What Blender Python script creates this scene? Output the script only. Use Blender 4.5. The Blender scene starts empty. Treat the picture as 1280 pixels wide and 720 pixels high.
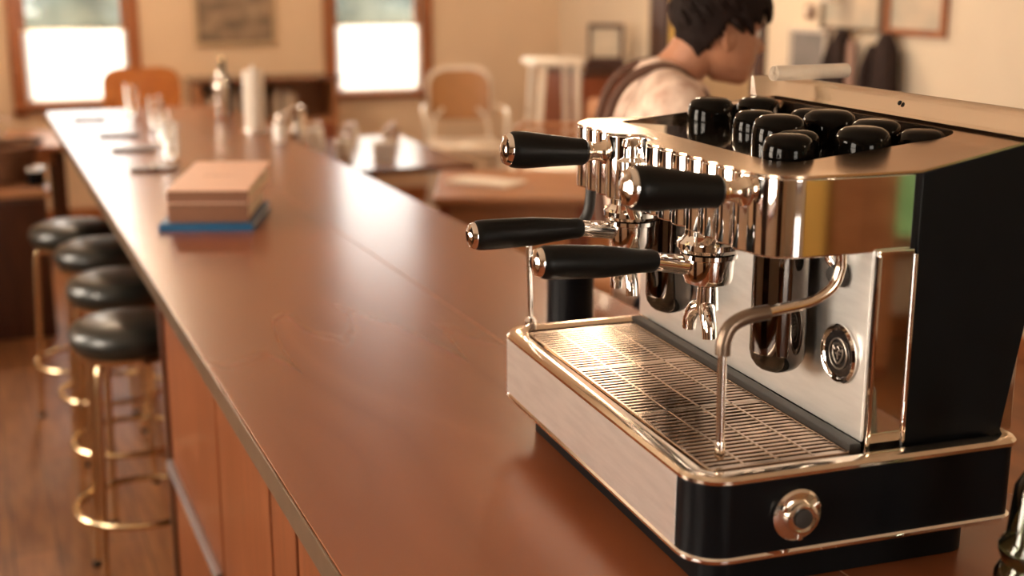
import bpy, bmesh, math, random
from mathutils import Vector, Matrix, noise
random.seed(7)
PI = math.pi
S = bpy.context.scene
C = S.collection
R = math.radians

# ------------------------------------------------------------------ camera
cam_d = bpy.data.cameras.new('camera')
cam = bpy.data.objects.new('camera', cam_d); C.objects.link(cam)
cam.location = (0, 0, 1.75)
cam.rotation_euler = (R(90 - 13.67), 0, R(-22.6))
cam_d.sensor_width = 36; cam_d.lens = 45.56
cam_d.clip_start = 0.05; cam_d.clip_end = 300
cam_d.dof.use_dof = True
cam_d.dof.focus_distance = 1.72
cam_d.dof.aperture_fstop = 2.6
S.camera = cam

# ------------------------------------------------------------------ world, sun, daylight, exposure
w = bpy.data.worlds.new('world'); S.world = w; w.use_nodes = True
wn = w.node_tree; bg = wn.nodes['Background']
tc = wn.nodes.new('ShaderNodeTexCoord'); sep = wn.nodes.new('ShaderNodeSeparateXYZ')
rmp = wn.nodes.new('ShaderNodeValToRGB')
wn.links.new(tc.outputs['Generated'], sep.inputs[0]); wn.links.new(sep.outputs['Z'], rmp.inputs[0])
rmp.color_ramp.elements[0].color = (1.0, .93, .82, 1); rmp.color_ramp.elements[0].position = 0
rmp.color_ramp.elements[1].color = (.86, .93, 1.0, 1); rmp.color_ramp.elements[1].position = .6
wn.links.new(rmp.outputs[0], bg.inputs[0]); bg.inputs[1].default_value = 8.0

def light(name, kind, loc, rot, energy, color, **kw):
    d = bpy.data.lights.new(name, kind); d.energy = energy; d.color = color
    for k, v in kw.items(): setattr(d, k, v)
    o = bpy.data.objects.new(name, d); o.location = loc; o.rotation_euler = rot; C.objects.link(o); return o
# late sun coming in through the far windows
light('sun', 'SUN', (0, 20, 20), (R(-62), 0, R(12)), 9.0, (1, .86, .66), angle=R(1.5))
# daylight entering by the windows of the left wall and of the wall behind the camera
for k, (y, pw) in enumerate(((0.4, 65), (2.7, 115), (5.0, 130))):
    light('daylight_left', 'AREA', (-2.12, y, 1.75), (0, R(-90), 0), pw, (1, .81, .61), shape='RECTANGLE', size=1.5, size_y=1.2)
light('hall_fill', 'POINT', (5.3, 7.3, 2.4), (0, 0, 0), 45, (1, .80, .58), shadow_soft_size=.12)  # unseen fill lamp added to brighten the hallway and the jamb
light('daylight_front', 'AREA', (0.9, -3.12, 1.7), (R(90), 0, 0), 34, (1, .88, .72), shape='RECTANGLE', size=1.2, size_y=1.5)
for x, y, pw in ((3.4, -.9, 22), (3.3, 6.6, 62), (.7, 8.0, 105)):  # unseen fill lamps without fixtures, added to brighten walls and room
    light('room_fill', 'POINT', (x, y, 2.72), (0, 0, 0), pw, (1, .78, .55), shadow_soft_size=.22)

S.view_settings.view_transform = 'Standard'; S.view_settings.look = 'None'
S.view_settings.exposure = -0.1; S.view_settings.gamma = 1
S.view_settings.use_curve_mapping = False

# ------------------------------------------------------------------ materials
def mat(name, col, rough=.5, metal=0, coat=0, noise_amt=0, noise_scale=20, bump=0, bump_scale=60, spec=.5,
        trans=0, emit=None, emit_s=0, stretch=(1, 1, 1), sheen=0, sss=0, col2=None, aniso=0):
    m = bpy.data.materials.new(name); m.use_nodes = True
    n = m.node_tree.nodes; L = m.node_tree.links; b = n['Principled BSDF']
    b.inputs['Base Color'].default_value = (*col, 1); b.inputs['Roughness'].default_value = rough
    b.inputs['Metallic'].default_value = metal; b.inputs['Coat Weight'].default_value = coat
    b.inputs['Coat Roughness'].default_value = .12
    b.inputs['Specular IOR Level'].default_value = spec
    b.inputs['Transmission Weight'].default_value = trans
    if sheen: b.inputs['Sheen Weight'].default_value = sheen
    if sss: b.inputs['Subsurface Weight'].default_value = sss; b.inputs['Subsurface Radius'].default_value = (.02, .008, .004)
    if aniso: b.inputs['Anisotropic'].default_value = aniso
    if emit: b.inputs['Emission Color'].default_value = (*emit, 1); b.inputs['Emission Strength'].default_value = emit_s
    t = n.new('ShaderNodeTexCoord'); mp = n.new('ShaderNodeMapping'); mp.inputs['Scale'].default_value = stretch
    L.new(t.outputs['Object'], mp.inputs[0])
    if noise_amt or col2:
        nz = n.new('ShaderNodeTexNoise'); nz.inputs['Scale'].default_value = noise_scale; nz.inputs['Detail'].default_value = 5
        L.new(mp.outputs[0], nz.inputs[0])
        mx = n.new('ShaderNodeMix'); mx.data_type = 'RGBA'
        c2 = col2 or tuple(c * (1 - noise_amt) for c in col)
        mx.inputs[6].default_value = (*col, 1); mx.inputs[7].default_value = (*c2, 1)
        r = n.new('ShaderNodeValToRGB'); r.color_ramp.elements[0].position = .38; r.color_ramp.elements[1].position = .66
        L.new(nz.outputs[0], r.inputs[0]); L.new(r.outputs[0], mx.inputs[0]); L.new(mx.outputs[2], b.inputs['Base Color'])
    if bump:
        bz = n.new('ShaderNodeTexNoise'); bz.inputs['Scale'].default_value = bump_scale; bz.inputs['Detail'].default_value = 3
        L.new(mp.outputs[0], bz.inputs[0])
        bp = n.new('ShaderNodeBump'); bp.inputs['Strength'].default_value = bump; bp.inputs['Distance'].default_value = .002
        L.new(bz.outputs[0], bp.inputs['Height']); L.new(bp.outputs[0], b.inputs['Normal'])
    return m

def wood(name, c1, c2, c3, rough=.3, coat=.3, scale=1.0, stretch=(9, .8, 9), fine=60, plank=None, along='Y'):
    """grain runs along the local axis with the small stretch value"""
    m = bpy.data.materials.new(name); m.use_nodes = True
    n = m.node_tree.nodes; L = m.node_tree.links; b = n['Principled BSDF']
    b.inputs['Roughness'].default_value = rough; b.inputs['Coat Weight'].default_value = coat
    b.inputs['Coat Roughness'].default_value = .18
    t = n.new('ShaderNodeTexCoord'); mp = n.new('ShaderNodeMapping')
    mp.inputs['Scale'].default_value = tuple(s * scale for s in stretch); L.new(t.outputs['Object'], mp.inputs[0])
    nz = n.new('ShaderNodeTexNoise'); nz.inputs['Scale'].default_value = 1.3; nz.inputs['Detail'].default_value = .6
    nz.inputs['Distortion'].default_value = .4
    L.new(mp.outputs[0], nz.inputs[0])
    mul = n.new('ShaderNodeMath'); mul.operation = 'MULTIPLY'; mul.inputs[1].default_value = 6
    fr = n.new('ShaderNodeMath'); fr.operation = 'PINGPONG'; fr.inputs[1].default_value = 1
    L.new(nz.outputs[0], mul.inputs[0]); L.new(mul.outputs[0], fr.inputs[0])
    nf = n.new('ShaderNodeTexNoise'); nf.inputs['Scale'].default_value = fine / 9; nf.inputs['Detail'].default_value = 3
    L.new(mp.outputs[0], nf.inputs[0])
    mx = n.new('ShaderNodeMix'); mx.data_type = 'RGBA'; mx.inputs[6].default_value = (*c1, 1); mx.inputs[7].default_value = (*c2, 1)
    L.new(fr.outputs[0], mx.inputs[0])
    mx2 = n.new('ShaderNodeMix'); mx2.data_type = 'RGBA'; mx2.inputs[7].default_value = (*c3, 1)
    r = n.new('ShaderNodeValToRGB'); r.color_ramp.elements[0].position = .38; r.color_ramp.elements[1].position = .85
    L.new(nf.outputs[0], r.inputs[0]); L.new(r.outputs[0], mx2.inputs[0]); L.new(mx.outputs[2], mx2.inputs[6])
    out = mx2.outputs[2]
    if plank:
        br = n.new('ShaderNodeTexBrick'); br.inputs['Scale'].default_value = 1
        br.inputs['Brick Width'].default_value = plank[0]; br.inputs['Row Height'].default_value = plank[1]
        br.inputs['Mortar Size'].default_value = .0025
        br.inputs['Color1'].default_value = (1, 1, 1, 1); br.inputs['Color2'].default_value = (.72, .72, .72, 1); br.inputs['Mortar'].default_value = (.3, .3, .3, 1)
        mb = n.new('ShaderNodeMapping'); mb.inputs['Rotation'].default_value = (0, 0, plank[2]); L.new(t.outputs['Object'], mb.inputs[0]); L.new(mb.outputs[0], br.inputs[0])
        m3 = n.new('ShaderNodeMix'); m3.data_type = 'RGBA'; m3.blend_type = 'MULTIPLY'; m3.inputs[0].default_value = 1
        L.new(out, m3.inputs[6]); L.new(br.outputs[0], m3.inputs[7]); out = m3.outputs[2]
    L.new(out, b.inputs['Base Color'])
    return m

M = {}
M['counter'] = wood('counter_wood', (.245, .072, .025), (.195, .054, .018), (.205, .057, .019), rough=.27, coat=.12, stretch=(4, .7, 4), fine=18)
M['cabinet'] = wood('cabinet_wood', (.24, .072, .024), (.185, .052, .016), (.12, .032, .010), rough=.4, coat=.1, stretch=(7, 7, .7))
M['floor'] = wood('floor_wood', (.40, .165, .055), (.31, .118, .038), (.16, .055, .018), rough=.5, coat=.0, stretch=(6, .7, 6), plank=(1.6, .13, PI/2))
M['dark_wood'] = wood('dark_wood', (.075, .022, .009), (.05, .014, .006), (.03, .009, .004), rough=.35, coat=.2, stretch=(7, 7, .7))
M['table_wood'] = wood('table_wood', (.17, .06, .025), (.12, .04, .017), (.08, .026, .011), rough=.25, coat=.3, stretch=(.8, 8, 8))
M['mid_wood'] = wood('mid_wood', (.46, .21, .09), (.36, .15, .06), (.26, .10, .04), rough=.4, coat=.1, stretch=(.8, 8, 8))
M['orange_wood'] = wood('orange_wood', (.50, .18, .035), (.42, .14, .025), (.33, .10, .02), rough=.35, coat=.2, stretch=(1, 6, 6))
M['red_wood'] = wood('red_wood', (.28, .075, .03), (.23, .06, .022), (.16, .04, .015), rough=.4, coat=.1, stretch=(6, 6, .7))
M['trim_wood'] = wood('trim_wood', (.40, .14, .042), (.30, .10, .03), (.2, .06, .02), rough=.4, coat=.2, stretch=(6, 6, .7))
M['chrome'] = mat('polished_chrome', (.93, .90, .87), .045, 1)
M['chrome_soft'] = mat('chrome_soft', (.84, .78, .71), .14, 1, bump=.05, bump_scale=40)
M['steel'] = mat('brushed_steel', (.80, .76, .72), .32, 1, bump=.12, bump_scale=30, stretch=(1, 1, 40), noise_amt=.08)
M['steel_plate'] = mat('brushed_steel_plate', (.90, .88, .85), .40, 1, bump=.08, bump_scale=20, stretch=(1, 2, 14), noise_amt=.08, noise_scale=6)
M['brass'] = mat('brass', (.82, .63, .38), .26, 1, noise_amt=.1)
M['champagne'] = mat('champagne_metal', (.84, .72, .59), .14, 1)
M['grate'] = mat('grate_metal', (.58, .45, .35), .2, 1, noise_amt=.1)
M['deck'] = mat('deck_metal', (.70, .52, .39), .2, 1, noise_amt=.05)
M['darkened_chrome'] = mat('darkened_chrome', (.16, .14, .125), .05, 1, noise_amt=.05)  # black reflections of the chrome are put into this dark base colour
M['tray'] = mat('tray_metal', (.36, .24, .16), .12, 1, noise_amt=.2)  # dark brown reflection put into the colour of the chrome tray
M['black_paint'] = mat('black_paint', (.003, .003, .0035), .45, 0, spec=.12, noise_amt=.3)
M['black_base'] = mat('black_base', (.004, .0042, .005), .3, 0, spec=.12, noise_amt=.2)
M['black_handle'] = mat('black_handle', (.004, .0035, .003), .38, 0, spec=.18, bump=.1, bump_scale=120)
M['black_ceramic'] = mat('black_ceramic', (.003, .0025, .002), .07, 0, spec=.14, noise_amt=.2)
M['rubber'] = mat('rubber', (.02, .016, .013), .5, 0, bump=.1)
M['wand_sleeve'] = mat('wand_sleeve', (.20, .14, .10), .3, .8, bump=.05)
M['vinyl'] = mat('black_vinyl', (.014, .015, .012), .36, 0, coat=.15, bump=.15, bump_scale=200)
M['wall'] = mat('wall_plaster', (.74, .56, .39), .85, 0, noise_amt=.06, noise_scale=2, bump=.08, bump_scale=90)
M['wall2'] = mat('right_wall_plaster', (.76, .64, .49), .85, 0, noise_amt=.06, noise_scale=2, bump=.08, bump_scale=90)
M['ceiling'] = mat('ceiling_plaster', (.78, .66, .52), .9, noise_amt=.04)
M['white'] = mat('white_ceramic', (.80, .76, .70), .2, coat=.4, noise_amt=.04)
M['white_paint'] = mat('white_paint', (.78, .70, .60), .4, noise_amt=.05)
M['cream_cloth'] = mat('cream_cloth', (.72, .60, .47), .9, sheen=.3, bump=.5, bump_scale=220, noise_amt=.1)
M['tan_leather'] = mat('tan_leather', (.38, .18, .065), .45, bump=.2, bump_scale=120, noise_amt=.1)
M['paper'] = mat('paper', (.82, .74, .64), .8, noise_amt=.04)
M['page'] = mat('page_edges', (.82, .68, .50), .85, noise_amt=.25, noise_scale=8, stretch=(1, 1, 90))
M['pink'] = mat('pink_cover', (.80, .50, .36), .55, noise_amt=.05, bump=.1)
M['tan_cover'] = mat('tan_cover', (.19, .078, .036), .6, noise_amt=.1)
M['blue'] = mat('blue_cover', (.002, .085, .20), .5, noise_amt=.1)
M['ink'] = mat('faint_ink', (.55, .33, .24), .7, noise_amt=.1)
M['glass'] = mat('clear_glass', (.97, .97, .95), .02, 0, trans=1)
M['green_glass'] = mat('green_glass', (.42, .46, .34), .03, 0, trans=1)
M['yellow'] = mat('yellow_paint', (.80, .52, .13), .45, noise_amt=.05)
M['leaf'] = mat('leaf', (.05, .10, .025), .5, col2=(.11, .17, .055), noise_scale=9)
M['hedge'] = mat('hedge_leaf', (.022, .026, .014), .8, col2=(.11, .11, .075), noise_scale=1.6)
M['grey'] = mat('grey_print', (.22, .20, .19), .7, noise_amt=.3, noise_scale=6)
M['coat_cloth'] = mat('dark_coat_cloth', (.028, .013, .010), .95, bump=.6, bump_scale=120, noise_amt=.3)
M['coat_lining'] = mat('coat_lining', (.36, .22, .17), .9, bump=.4, noise_amt=.1)
M['skin'] = mat('skin', (.42, .185, .10), .5, sss=.08, noise_amt=.1, noise_scale=14)
M['hair'] = mat('dark_hair', (.012, .005, .0035), .75, spec=.15, bump=.9, bump_scale=90, stretch=(1, 1, .3), noise_amt=.4)
M['shirt'] = mat('floral_shirt', (.78, .60, .48), .85, col2=(.50, .32, .24), noise_scale=22, bump=.4, bump_scale=160)
M['apron'] = mat('brown_apron', (.11, .05, .03), .85, bump=.4, noise_amt=.2)
M['denim'] = mat('dark_trousers', (.03, .035, .05), .9, bump=.4, noise_amt=.2)
M['shoe'] = mat('black_shoe', (.015, .012, .010), .4, noise_amt=.2)
M['badge'] = mat('badge_enamel', (.015, .012, .011), .2, coat=.6, noise_amt=.2)
M['badge_relief'] = mat('badge_relief', (.34, .29, .25), .3, .9, noise_amt=.1)
M['terrace'] = mat('terrace_stone', (.62, .56, .48), .9, noise_amt=.15, noise_scale=3)
M['garden_wall'] = mat('garden_wall', (.85, .82, .76), .9, noise_amt=.05)
M['basket'] = mat('basket_weave', (.24, .11, .05), .8, bump=1, bump_scale=30, stretch=(1, 1, 6), noise_amt=.5)
M['soil'] = mat('soil', (.04, .025, .015), .95, noise_amt=.4)
M['bark'] = mat('bark', (.13, .08, .05), .9, bump=.8, noise_amt=.4)
m = bpy.data.materials.new('cafe_curtain'); m.use_nodes = True; n_ = m.node_tree; n_.nodes.remove(n_.nodes['Principled BSDF'])
dd = n_.nodes.new('ShaderNodeBsdfDiffuse'); tt = n_.nodes.new('ShaderNodeBsdfTranslucent'); mm = n_.nodes.new('ShaderNodeMixShader')
wv = n_.nodes.new('ShaderNodeTexNoise'); wv.inputs['Scale'].default_value = 60
rr = n_.nodes.new('ShaderNodeValToRGB'); rr.color_ramp.elements[0].color = (.93, .91, .87, 1); rr.color_ramp.elements[1].color = (.98, .97, .95, 1)
n_.links.new(wv.outputs[0], rr.inputs[0]); n_.links.new(rr.outputs[0], tt.inputs[0]); n_.links.new(rr.outputs[0], dd.inputs[0])
mm.inputs[0].default_value = .72; n_.links.new(dd.outputs[0], mm.inputs[1]); n_.links.new(tt.outputs[0], mm.inputs[2])
n_.links.new(mm.outputs[0], n_.nodes['Material Output'].inputs[0]); M['curtain'] = m
m = bpy.data.materials.new('landscape_print'); m.use_nodes = True; n_ = m.node_tree; b_ = n_.nodes['Principled BSDF']; b_.inputs['Roughness'].default_value = .6
t_ = n_.nodes.new('ShaderNodeTexCoord'); mp_ = n_.nodes.new('ShaderNodeMapping'); mp_.inputs['Scale'].default_value = (4, 4, 8)
z_ = n_.nodes.new('ShaderNodeTexNoise'); z_.inputs['Scale'].default_value = 1.2; z_.inputs['Detail'].default_value = 4
r_ = n_.nodes.new('ShaderNodeValToRGB'); e = r_.color_ramp.elements; e[0].position = .3; e[0].color = (.10, .065, .045, 1); e[1].position = .7; e[1].color = (.42, .30, .20, 1)
x_ = e.new(.5); x_.color = (.24, .17, .115, 1)
n_.links.new(t_.outputs['Object'], mp_.inputs[0]); n_.links.new(mp_.outputs[0], z_.inputs[0]); n_.links.new(z_.outputs[0], r_.inputs[0]); n_.links.new(r_.outputs[0], b_.inputs['Base Color'])
M['print'] = m
M['map_print'] = mat('map_print', (.62, .50, .37), .6, col2=(.40, .37, .30), noise_scale=4)

# ------------------------------------------------------------------ mesh helpers
def smooth(bm, ang=32):
    bm.normal_update()
    for f in bm.faces: f.smooth = True
    for e in bm.edges:
        if len(e.link_faces) == 2 and e.calc_face_angle(0) > R(ang): e.smooth = False

class MB:
    def __init__(s): s.bm = bmesh.new(); s.flat = False
    def _merge(s, b2, mtx=None):
        if mtx: bmesh.ops.transform(b2, matrix=mtx, verts=b2.verts)
        me = bpy.data.meshes.new('tmp'); b2.to_mesh(me); b2.free(); s.bm.from_mesh(me); bpy.data.meshes.remove(me)
    def box(s, x0, x1, y0, y1, z0, z1, bev=0, seg=2, rot=None, mtx=None):
        s.flat = s.flat or bev > 0; b = bmesh.new(); bmesh.ops.create_cube(b, size=1)
        for v in b.verts: v.co = Vector((v.co.x * (x1 - x0), v.co.y * (y1 - y0), v.co.z * (z1 - z0)))
        if bev: bmesh.ops.bevel(b, geom=b.edges[:], offset=bev, segments=seg, affect='EDGES', profile=.5)
        T = Matrix.Translation(((x0 + x1) / 2, (y0 + y1) / 2, (z0 + z1) / 2))
        if rot: T = T @ rot
        if mtx: T = mtx @ T
        s._merge(b, T); return s
    def lathe(s, prof, loc=(0, 0, 0), seg=32, axis=None, mtx=None):
        """prof = [(r,z)...]; axis = direction the z of the profile points to"""
        b = bmesh.new(); rings = []
        for r, z in prof:
            if r < 1e-6: rings.append([b.verts.new((0, 0, z))])
            else: rings.append([b.verts.new((r * math.cos(2 * PI * k / seg), r * math.sin(2 * PI * k / seg), z)) for k in range(seg)])
        for A, B in zip(rings, rings[1:]):
            for k in range(seg):
                a0, a1 = A[k % len(A)], A[(k + 1) % len(A)]; b0, b1 = B[k % len(B)], B[(k + 1) % len(B)]
                q = [v for i, v in enumerate((a0, a1, b1, b0))]
                u = []
                for v in q:
                    if v not in u: u.append(v)
                if len(u) > 2:
                    try: b.faces.new(u)
                    except ValueError: pass
        T = Matrix.Translation(loc)
        if axis: T = T @ Vector((0, 0, 1)).rotation_difference(Vector(axis).normalized()).to_matrix().to_4x4()
        if mtx: T = mtx @ T
        bmesh.ops.recalc_face_normals(b, faces=b.faces)
        s._merge(b, T); return s
    def cyl(s, p, q, r0, r1=None, seg=24, bev=0):
        p, q = Vector(p), Vector(q); r1 = r0 if r1 is None else r1; h = (q - p).length
        c = bev or min(r0, r1, h) * .12
        return s.lathe([(0, 0), (r0 - c, 0), (r0, c), (r1, h - c), (max(r1 - c, 0), h), (0, h)], p, seg, (q - p))
    def tube(s, pts, r, seg=12, closed=False, sub=6, caps=True):
        pts = [Vector(p) for p in pts]
        if sub > 1:
            out = []; n = len(pts)
            rng = range(n) if closed else range(n - 1)
            for i in rng:
                p0 = pts[(i - 1) % n] if closed or i > 0 else pts[i]; p1 = pts[i]; p2 = pts[(i + 1) % n]
                p3 = pts[(i + 2) % n] if closed or i + 2 < n else p2
                for k in range(sub):
                    t = k / sub
                    out.append(.5 * ((2 * p1) + (-p0 + p2) * t + (2 * p0 - 5 * p1 + 4 * p2 - p3) * t * t + (-p0 + 3 * p1 - 3 * p2 + p3) * t ** 3))
            if not closed: out.append(pts[-1])
            rs = r
            if isinstance(r, (list, tuple)):
                rs = []
                for i in rng:
                    for k in range(sub): rs.append(r[i] + (r[(i + 1) % n] - r[i]) * k / sub)
                if not closed: rs.append(r[-1])
            pts = out; r = rs
        n = len(pts); rs = r if isinstance(r, (list, tuple)) else [r] * n
        b = bmesh.new(); rings = []; up = None
        for i, p in enumerate(pts):
            if closed: d = (pts[(i + 1) % n] - pts[i - 1])
            else: d = pts[min(i + 1, n - 1)] - pts[max(i - 1, 0)]
            if d.length < 1e-9: d = Vector((0, 0, 1))
            d.normalize()
            if up is None: up = d.orthogonal().normalized()
            up = (up - d * up.dot(d)); up = up.normalized() if up.length > 1e-6 else d.orthogonal().normalized()
            w_ = d.cross(up)
            rings.append([b.verts.new(p + (up * math.cos(2 * PI * k / seg) + w_ * math.sin(2 * PI * k / seg)) * rs[i]) for k in range(seg)])
        prs = list(zip(rings, rings[1:])) + ([(rings[-1], rings[0])] if closed else [])
        for A, B in prs:
            for k in range(seg): b.faces.new((A[k], A[(k + 1) % seg], B[(k + 1) % seg], B[k]))
        if not closed and caps:
            b.faces.new(rings[0][::-1]); b.faces.new(rings[-1])
        bmesh.ops.recalc_face_normals(b, faces=b.faces)
        s._merge(b); return s
    def prism(s, poly, z0, z1, mtx=None, bev=0, holes=None):
        """polygon in xy (list of (x,y)), z0/z1 numbers"""
        s.flat = True; b = bmesh.new(); n = len(poly)
        lo = [b.verts.new((x, y, z0)) for x, y in poly]; hi = [b.verts.new((x, y, z1)) for x, y in poly]
        for k in range(n): b.faces.new((lo[k], lo[(k + 1) % n], hi[(k + 1) % n], hi[k]))
        f1 = b.faces.new(lo[::-1]); f2 = b.faces.new(hi)
        bmesh.ops.recalc_face_normals(b, faces=b.faces)
        if bev:
            es = [e for e in b.edges if abs(e.verts[0].co.z - e.verts[1].co.z) < 1e-7]
            bmesh.ops.bevel(b, geom=es, offset=bev, segments=2, affect='EDGES', profile=.5)
        bmesh.ops.triangulate(b, faces=[f for f in b.faces if len(f.verts) > 4])
        s._merge(b, mtx); return s
    def sweep(s, path, prof, closed=True):
        """path: xy polyline (ccw), prof: [(out, z)...] closed section; out is measured outwards"""
        b = bmesh.new(); n = len(path); rings = []
        for i in range(n):
            p = Vector(path[i])
            a = Vector(path[i - 1]) if (closed or i > 0) else p
            c = Vector(path[(i + 1) % n]) if (closed or i < n - 1) else p
            d1 = (p - a); d2 = (c - p)
            if d1.length < 1e-9: d1 = d2
            if d2.length < 1e-9: d2 = d1
            d1.normalize(); d2.normalize()
            n1 = Vector((d1.y, -d1.x)); n2 = Vector((d2.y, -d2.x)); nn = (n1 + n2)
            nn.normalize(); sc = 1 / max(.5, nn.dot(n1))
            rings.append([b.verts.new((p.x + nn.x * o * sc, p.y + nn.y * o * sc, z)) for o, z in prof])
        m_ = len(prof)
        prs = [(rings[i], rings[(i + 1) % n]) for i in range(n if closed else n - 1)]
        for A, B in prs:
            for k in range(m_): b.faces.new((A[k], A[(k + 1) % m_], B[(k + 1) % m_], B[k]))
        if not closed: b.faces.new(rings[0][::-1]); b.faces.new(rings[-1])
        bmesh.ops.recalc_face_normals(b, faces=b.faces)
        s._merge(b); return s
    def build(s, name, m, parent=None, loc=None, rotz=0, ang=32, label=None):
        smooth(s.bm, ang)
        me = bpy.data.meshes.new(name); s.bm.to_mesh(me); s.bm.free()
        me.materials.append(m)
        o = bpy.data.objects.new(name, me); C.objects.link(o)
        if s.flat: wn_ = o.modifiers.new('weighted_normal', 'WEIGHTED_NORMAL'); wn_.keep_sharp = True; wn_.weight = 100
        if parent: o.parent = parent
        if loc: o.location = loc
        if rotz: o.rotation_euler.z = rotz
        if label: o['label'] = label
        return o

def tag(o, label, cat, group=None, kind=None):
    o['label'] = label; o['category'] = cat
    if group: o['group'] = group
    if kind: o['kind'] = kind
    return o
def thing(name, label, cat, loc=(0, 0, 0), rotz=0, group=None):
    o = bpy.data.objects.new(name, None); o.empty_display_size = .05; C.objects.link(o)
    o.location = loc; o.rotation_euler = (0, 0, rotz)
    return tag(o, label, cat, group)
def struct(o): o['kind'] = 'structure'; return o
def sempty(name, loc=(0, 0, 0)):
    o = bpy.data.objects.new(name, None); o.empty_display_size = .05; C.objects.link(o); o.location = loc; return struct(o)
def copy_tree(o, parent=None):
    c = o.copy(); C.objects.link(c)
    if parent: c.parent = parent
    for ch in [k for k in o.children]: copy_tree(ch, c)
    return c
def rrect(x0, x1, y0, y1, r, seg=8):
    if not isinstance(r, (list, tuple)): r = [r] * 4   # order: x0y0, x1y0, x1y1, x0y1 (ccw)
    out = []
    for (cx, cy, a0), rad in zip(((x0, y0, 180), (x1, y0, 270), (x1, y1, 0), (x0, y1, 90)), r):
        sx = 1 if cx == x0 else -1; sy = 1 if cy == y0 else -1
        ox, oy = cx + sx * rad, cy + sy * rad
        for k in range(seg + 1):
            t = R(a0 + 90 * k / seg); out.append((ox + rad * math.cos(t), oy + rad * math.sin(t)))
    return out

# ------------------------------------------------------------------ room shell
X0, X1, Y0, Y1, ZC = -2.0, 4.4, -3.0, 9.6, 2.85
def wall(name, axis, pos, out, u0, u1, holes, m):
    """axis 'x': wall lies at x=pos and runs in y; out = +-thickness away from the room"""
    mb = MB(); us = sorted({u0, u1, *[h[0] for h in holes], *[h[1] for h in holes]})
    for a, b in zip(us, us[1:]):
        hs = [h for h in holes if h[0] <= a and h[1] >= b]
        spans = [(0, ZC)] if not hs else [(0, hs[0][2]), (hs[0][3], ZC)]
        for z0, z1 in spans:
            if z1 - z0 < 1e-4: continue
            p0, p1 = min(pos, pos + out), max(pos, pos + out)
            if axis == 'x': mb.box(p0, p1, a, b, z0, z1)
            else: mb.box(a, b, p0, p1, z0, z1)
    bmesh.ops.remove_doubles(mb.bm, verts=mb.bm.verts, dist=1e-4)
    return struct(mb.build(name, m))
struct(MB().box(X0, X1, Y0, Y1, -.1, 0).build('floor', M['floor']))
struct(MB().box(X0 - .15, X1 + .15, Y0 - .15, Y1 + .15, ZC, ZC + .1).build('ceiling', M['ceiling']))
W1 = (.365, 1.065, .87, 2.5); W2 = (2.56, 3.24, .87, 2.5)
wall('wall_back', 'y', Y1, .15, X0, X1, [W1, W2], M['wall'])
LW = [(-.2, 1.0, 1.0, 2.5), (2.1, 3.3, 1.0, 2.5), (4.4, 5.6, 1.0, 2.5)]
wall('wall_left', 'x', X0, -.15, Y0, Y1, LW, M['wall'])
DR = (6.75, 7.80, 0, 2.15)
wall('wall_right', 'x', X1, .15, Y0, Y1, [DR], M['wall2'])
FW = (.3, 1.5, .95, 2.45)
wall('wall_front', 'y', Y0, -.15, X0, X1, [FW, (3.33, 4.25, .45, 2.3)], M['wall2'])
struct(MB().box(X1 + .15, X1 + 2.2, 5.6, 9.4, -.1, -.001).build('floor', M['floor']))
mb = MB(); mb.box(X1 + 2.1, X1 + 2.2, 5.6, 9.4, 0, 2.9).box(X1 + .15, X1 + 2.2, 9.3, 9.4, 0, 2.9).box(X1 + .15, X1 + 2.2, 5.6, 5.7, 0, 2.9).box(X1 + .15, X1 + 2.2, 5.6, 9.4, 2.8, 2.9)
struct(mb.build('wall_hallway', M['wall2']))
def base(name, x0, x1, y0, y1): struct(MB().box(x0, x1, y0, y1, 0, .12, bev=.006).build(name, M['trim_wood']))
base('baseboard_back', X0, X1, Y1 - .02, Y1); base('baseboard_left', X0, X0 + .02, Y0, Y1 - .02)
base('baseboard_right', X1 - .02, X1, Y0, DR[0] - .1); base('baseboard_front', X0 + .02, X1 - .02, Y0, Y0 + .02)

wc = [0]
def window(axis, pos, inward, h, mid):
    """casing, sashes and panes of one window in the hole h"""
    wc[0] += 1; e = sempty('window_%d' % wc[0])
    u0, u1, z0, z1 = h; c = .085; d = inward * .03; o_ = -inward
    def bx(mb, a, b, p, q, za, zb, bev=.004):
        p, q = min(p, q), max(p, q)
        mb.box(p, q, a, b, za, zb, bev=bev) if axis == 'x' else mb.box(a, b, p, q, za, zb, bev=bev)
    mb = MB(); f = lambda a, b, za, zb: bx(mb, a, b, pos + d, pos + .001 * inward, za, zb)
    f(u0 - c, u0, z0 - c, z1 + c); f(u1, u1 + c, z0 - c, z1 + c); f(u0, u1, z1, z1 + c); f(u0, u1, z0 - c * .6, z0)
    mb.build('casing', M['trim_wood'], e)
    mb = MB(); bx(mb, u0 - c, u1 + c, pos + inward * .07, pos + .001 * inward, z0 - .03, z0 - .002); mb.build('sill', M['trim_wood'], e)
    p0, p1 = pos + o_ * .04, pos + o_ * .08; s = .035
    for za, zb, q in ((z0, mid, 0), (mid, z1, .042)):
        mb = MB(); a, b = p0 + o_ * q, p1 + o_ * q
        bx(mb, u0, u0 + s, a, b, za, zb); bx(mb, u1 - s, u1, a, b, za, zb); bx(mb, u0 + s, u1 - s, a, b, za, za + s); bx(mb, u0 + s, u1 - s, a, b, zb - s, zb)
        sash = mb.build('sash', M['trim_wood'], e)
        g = MB(); mid_ = (a + b) / 2; bx(g, u0 + s, u1 - s, mid_ - .002, mid_ + .002, za + s, zb - s, 0); g.build('pane', M['glass_thin'], sash)
    return e
m = bpy.data.materials.new('window_glass'); m.use_nodes = True; nn = m.node_tree; nn.nodes.remove(nn.nodes['Principled BSDF'])
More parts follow.
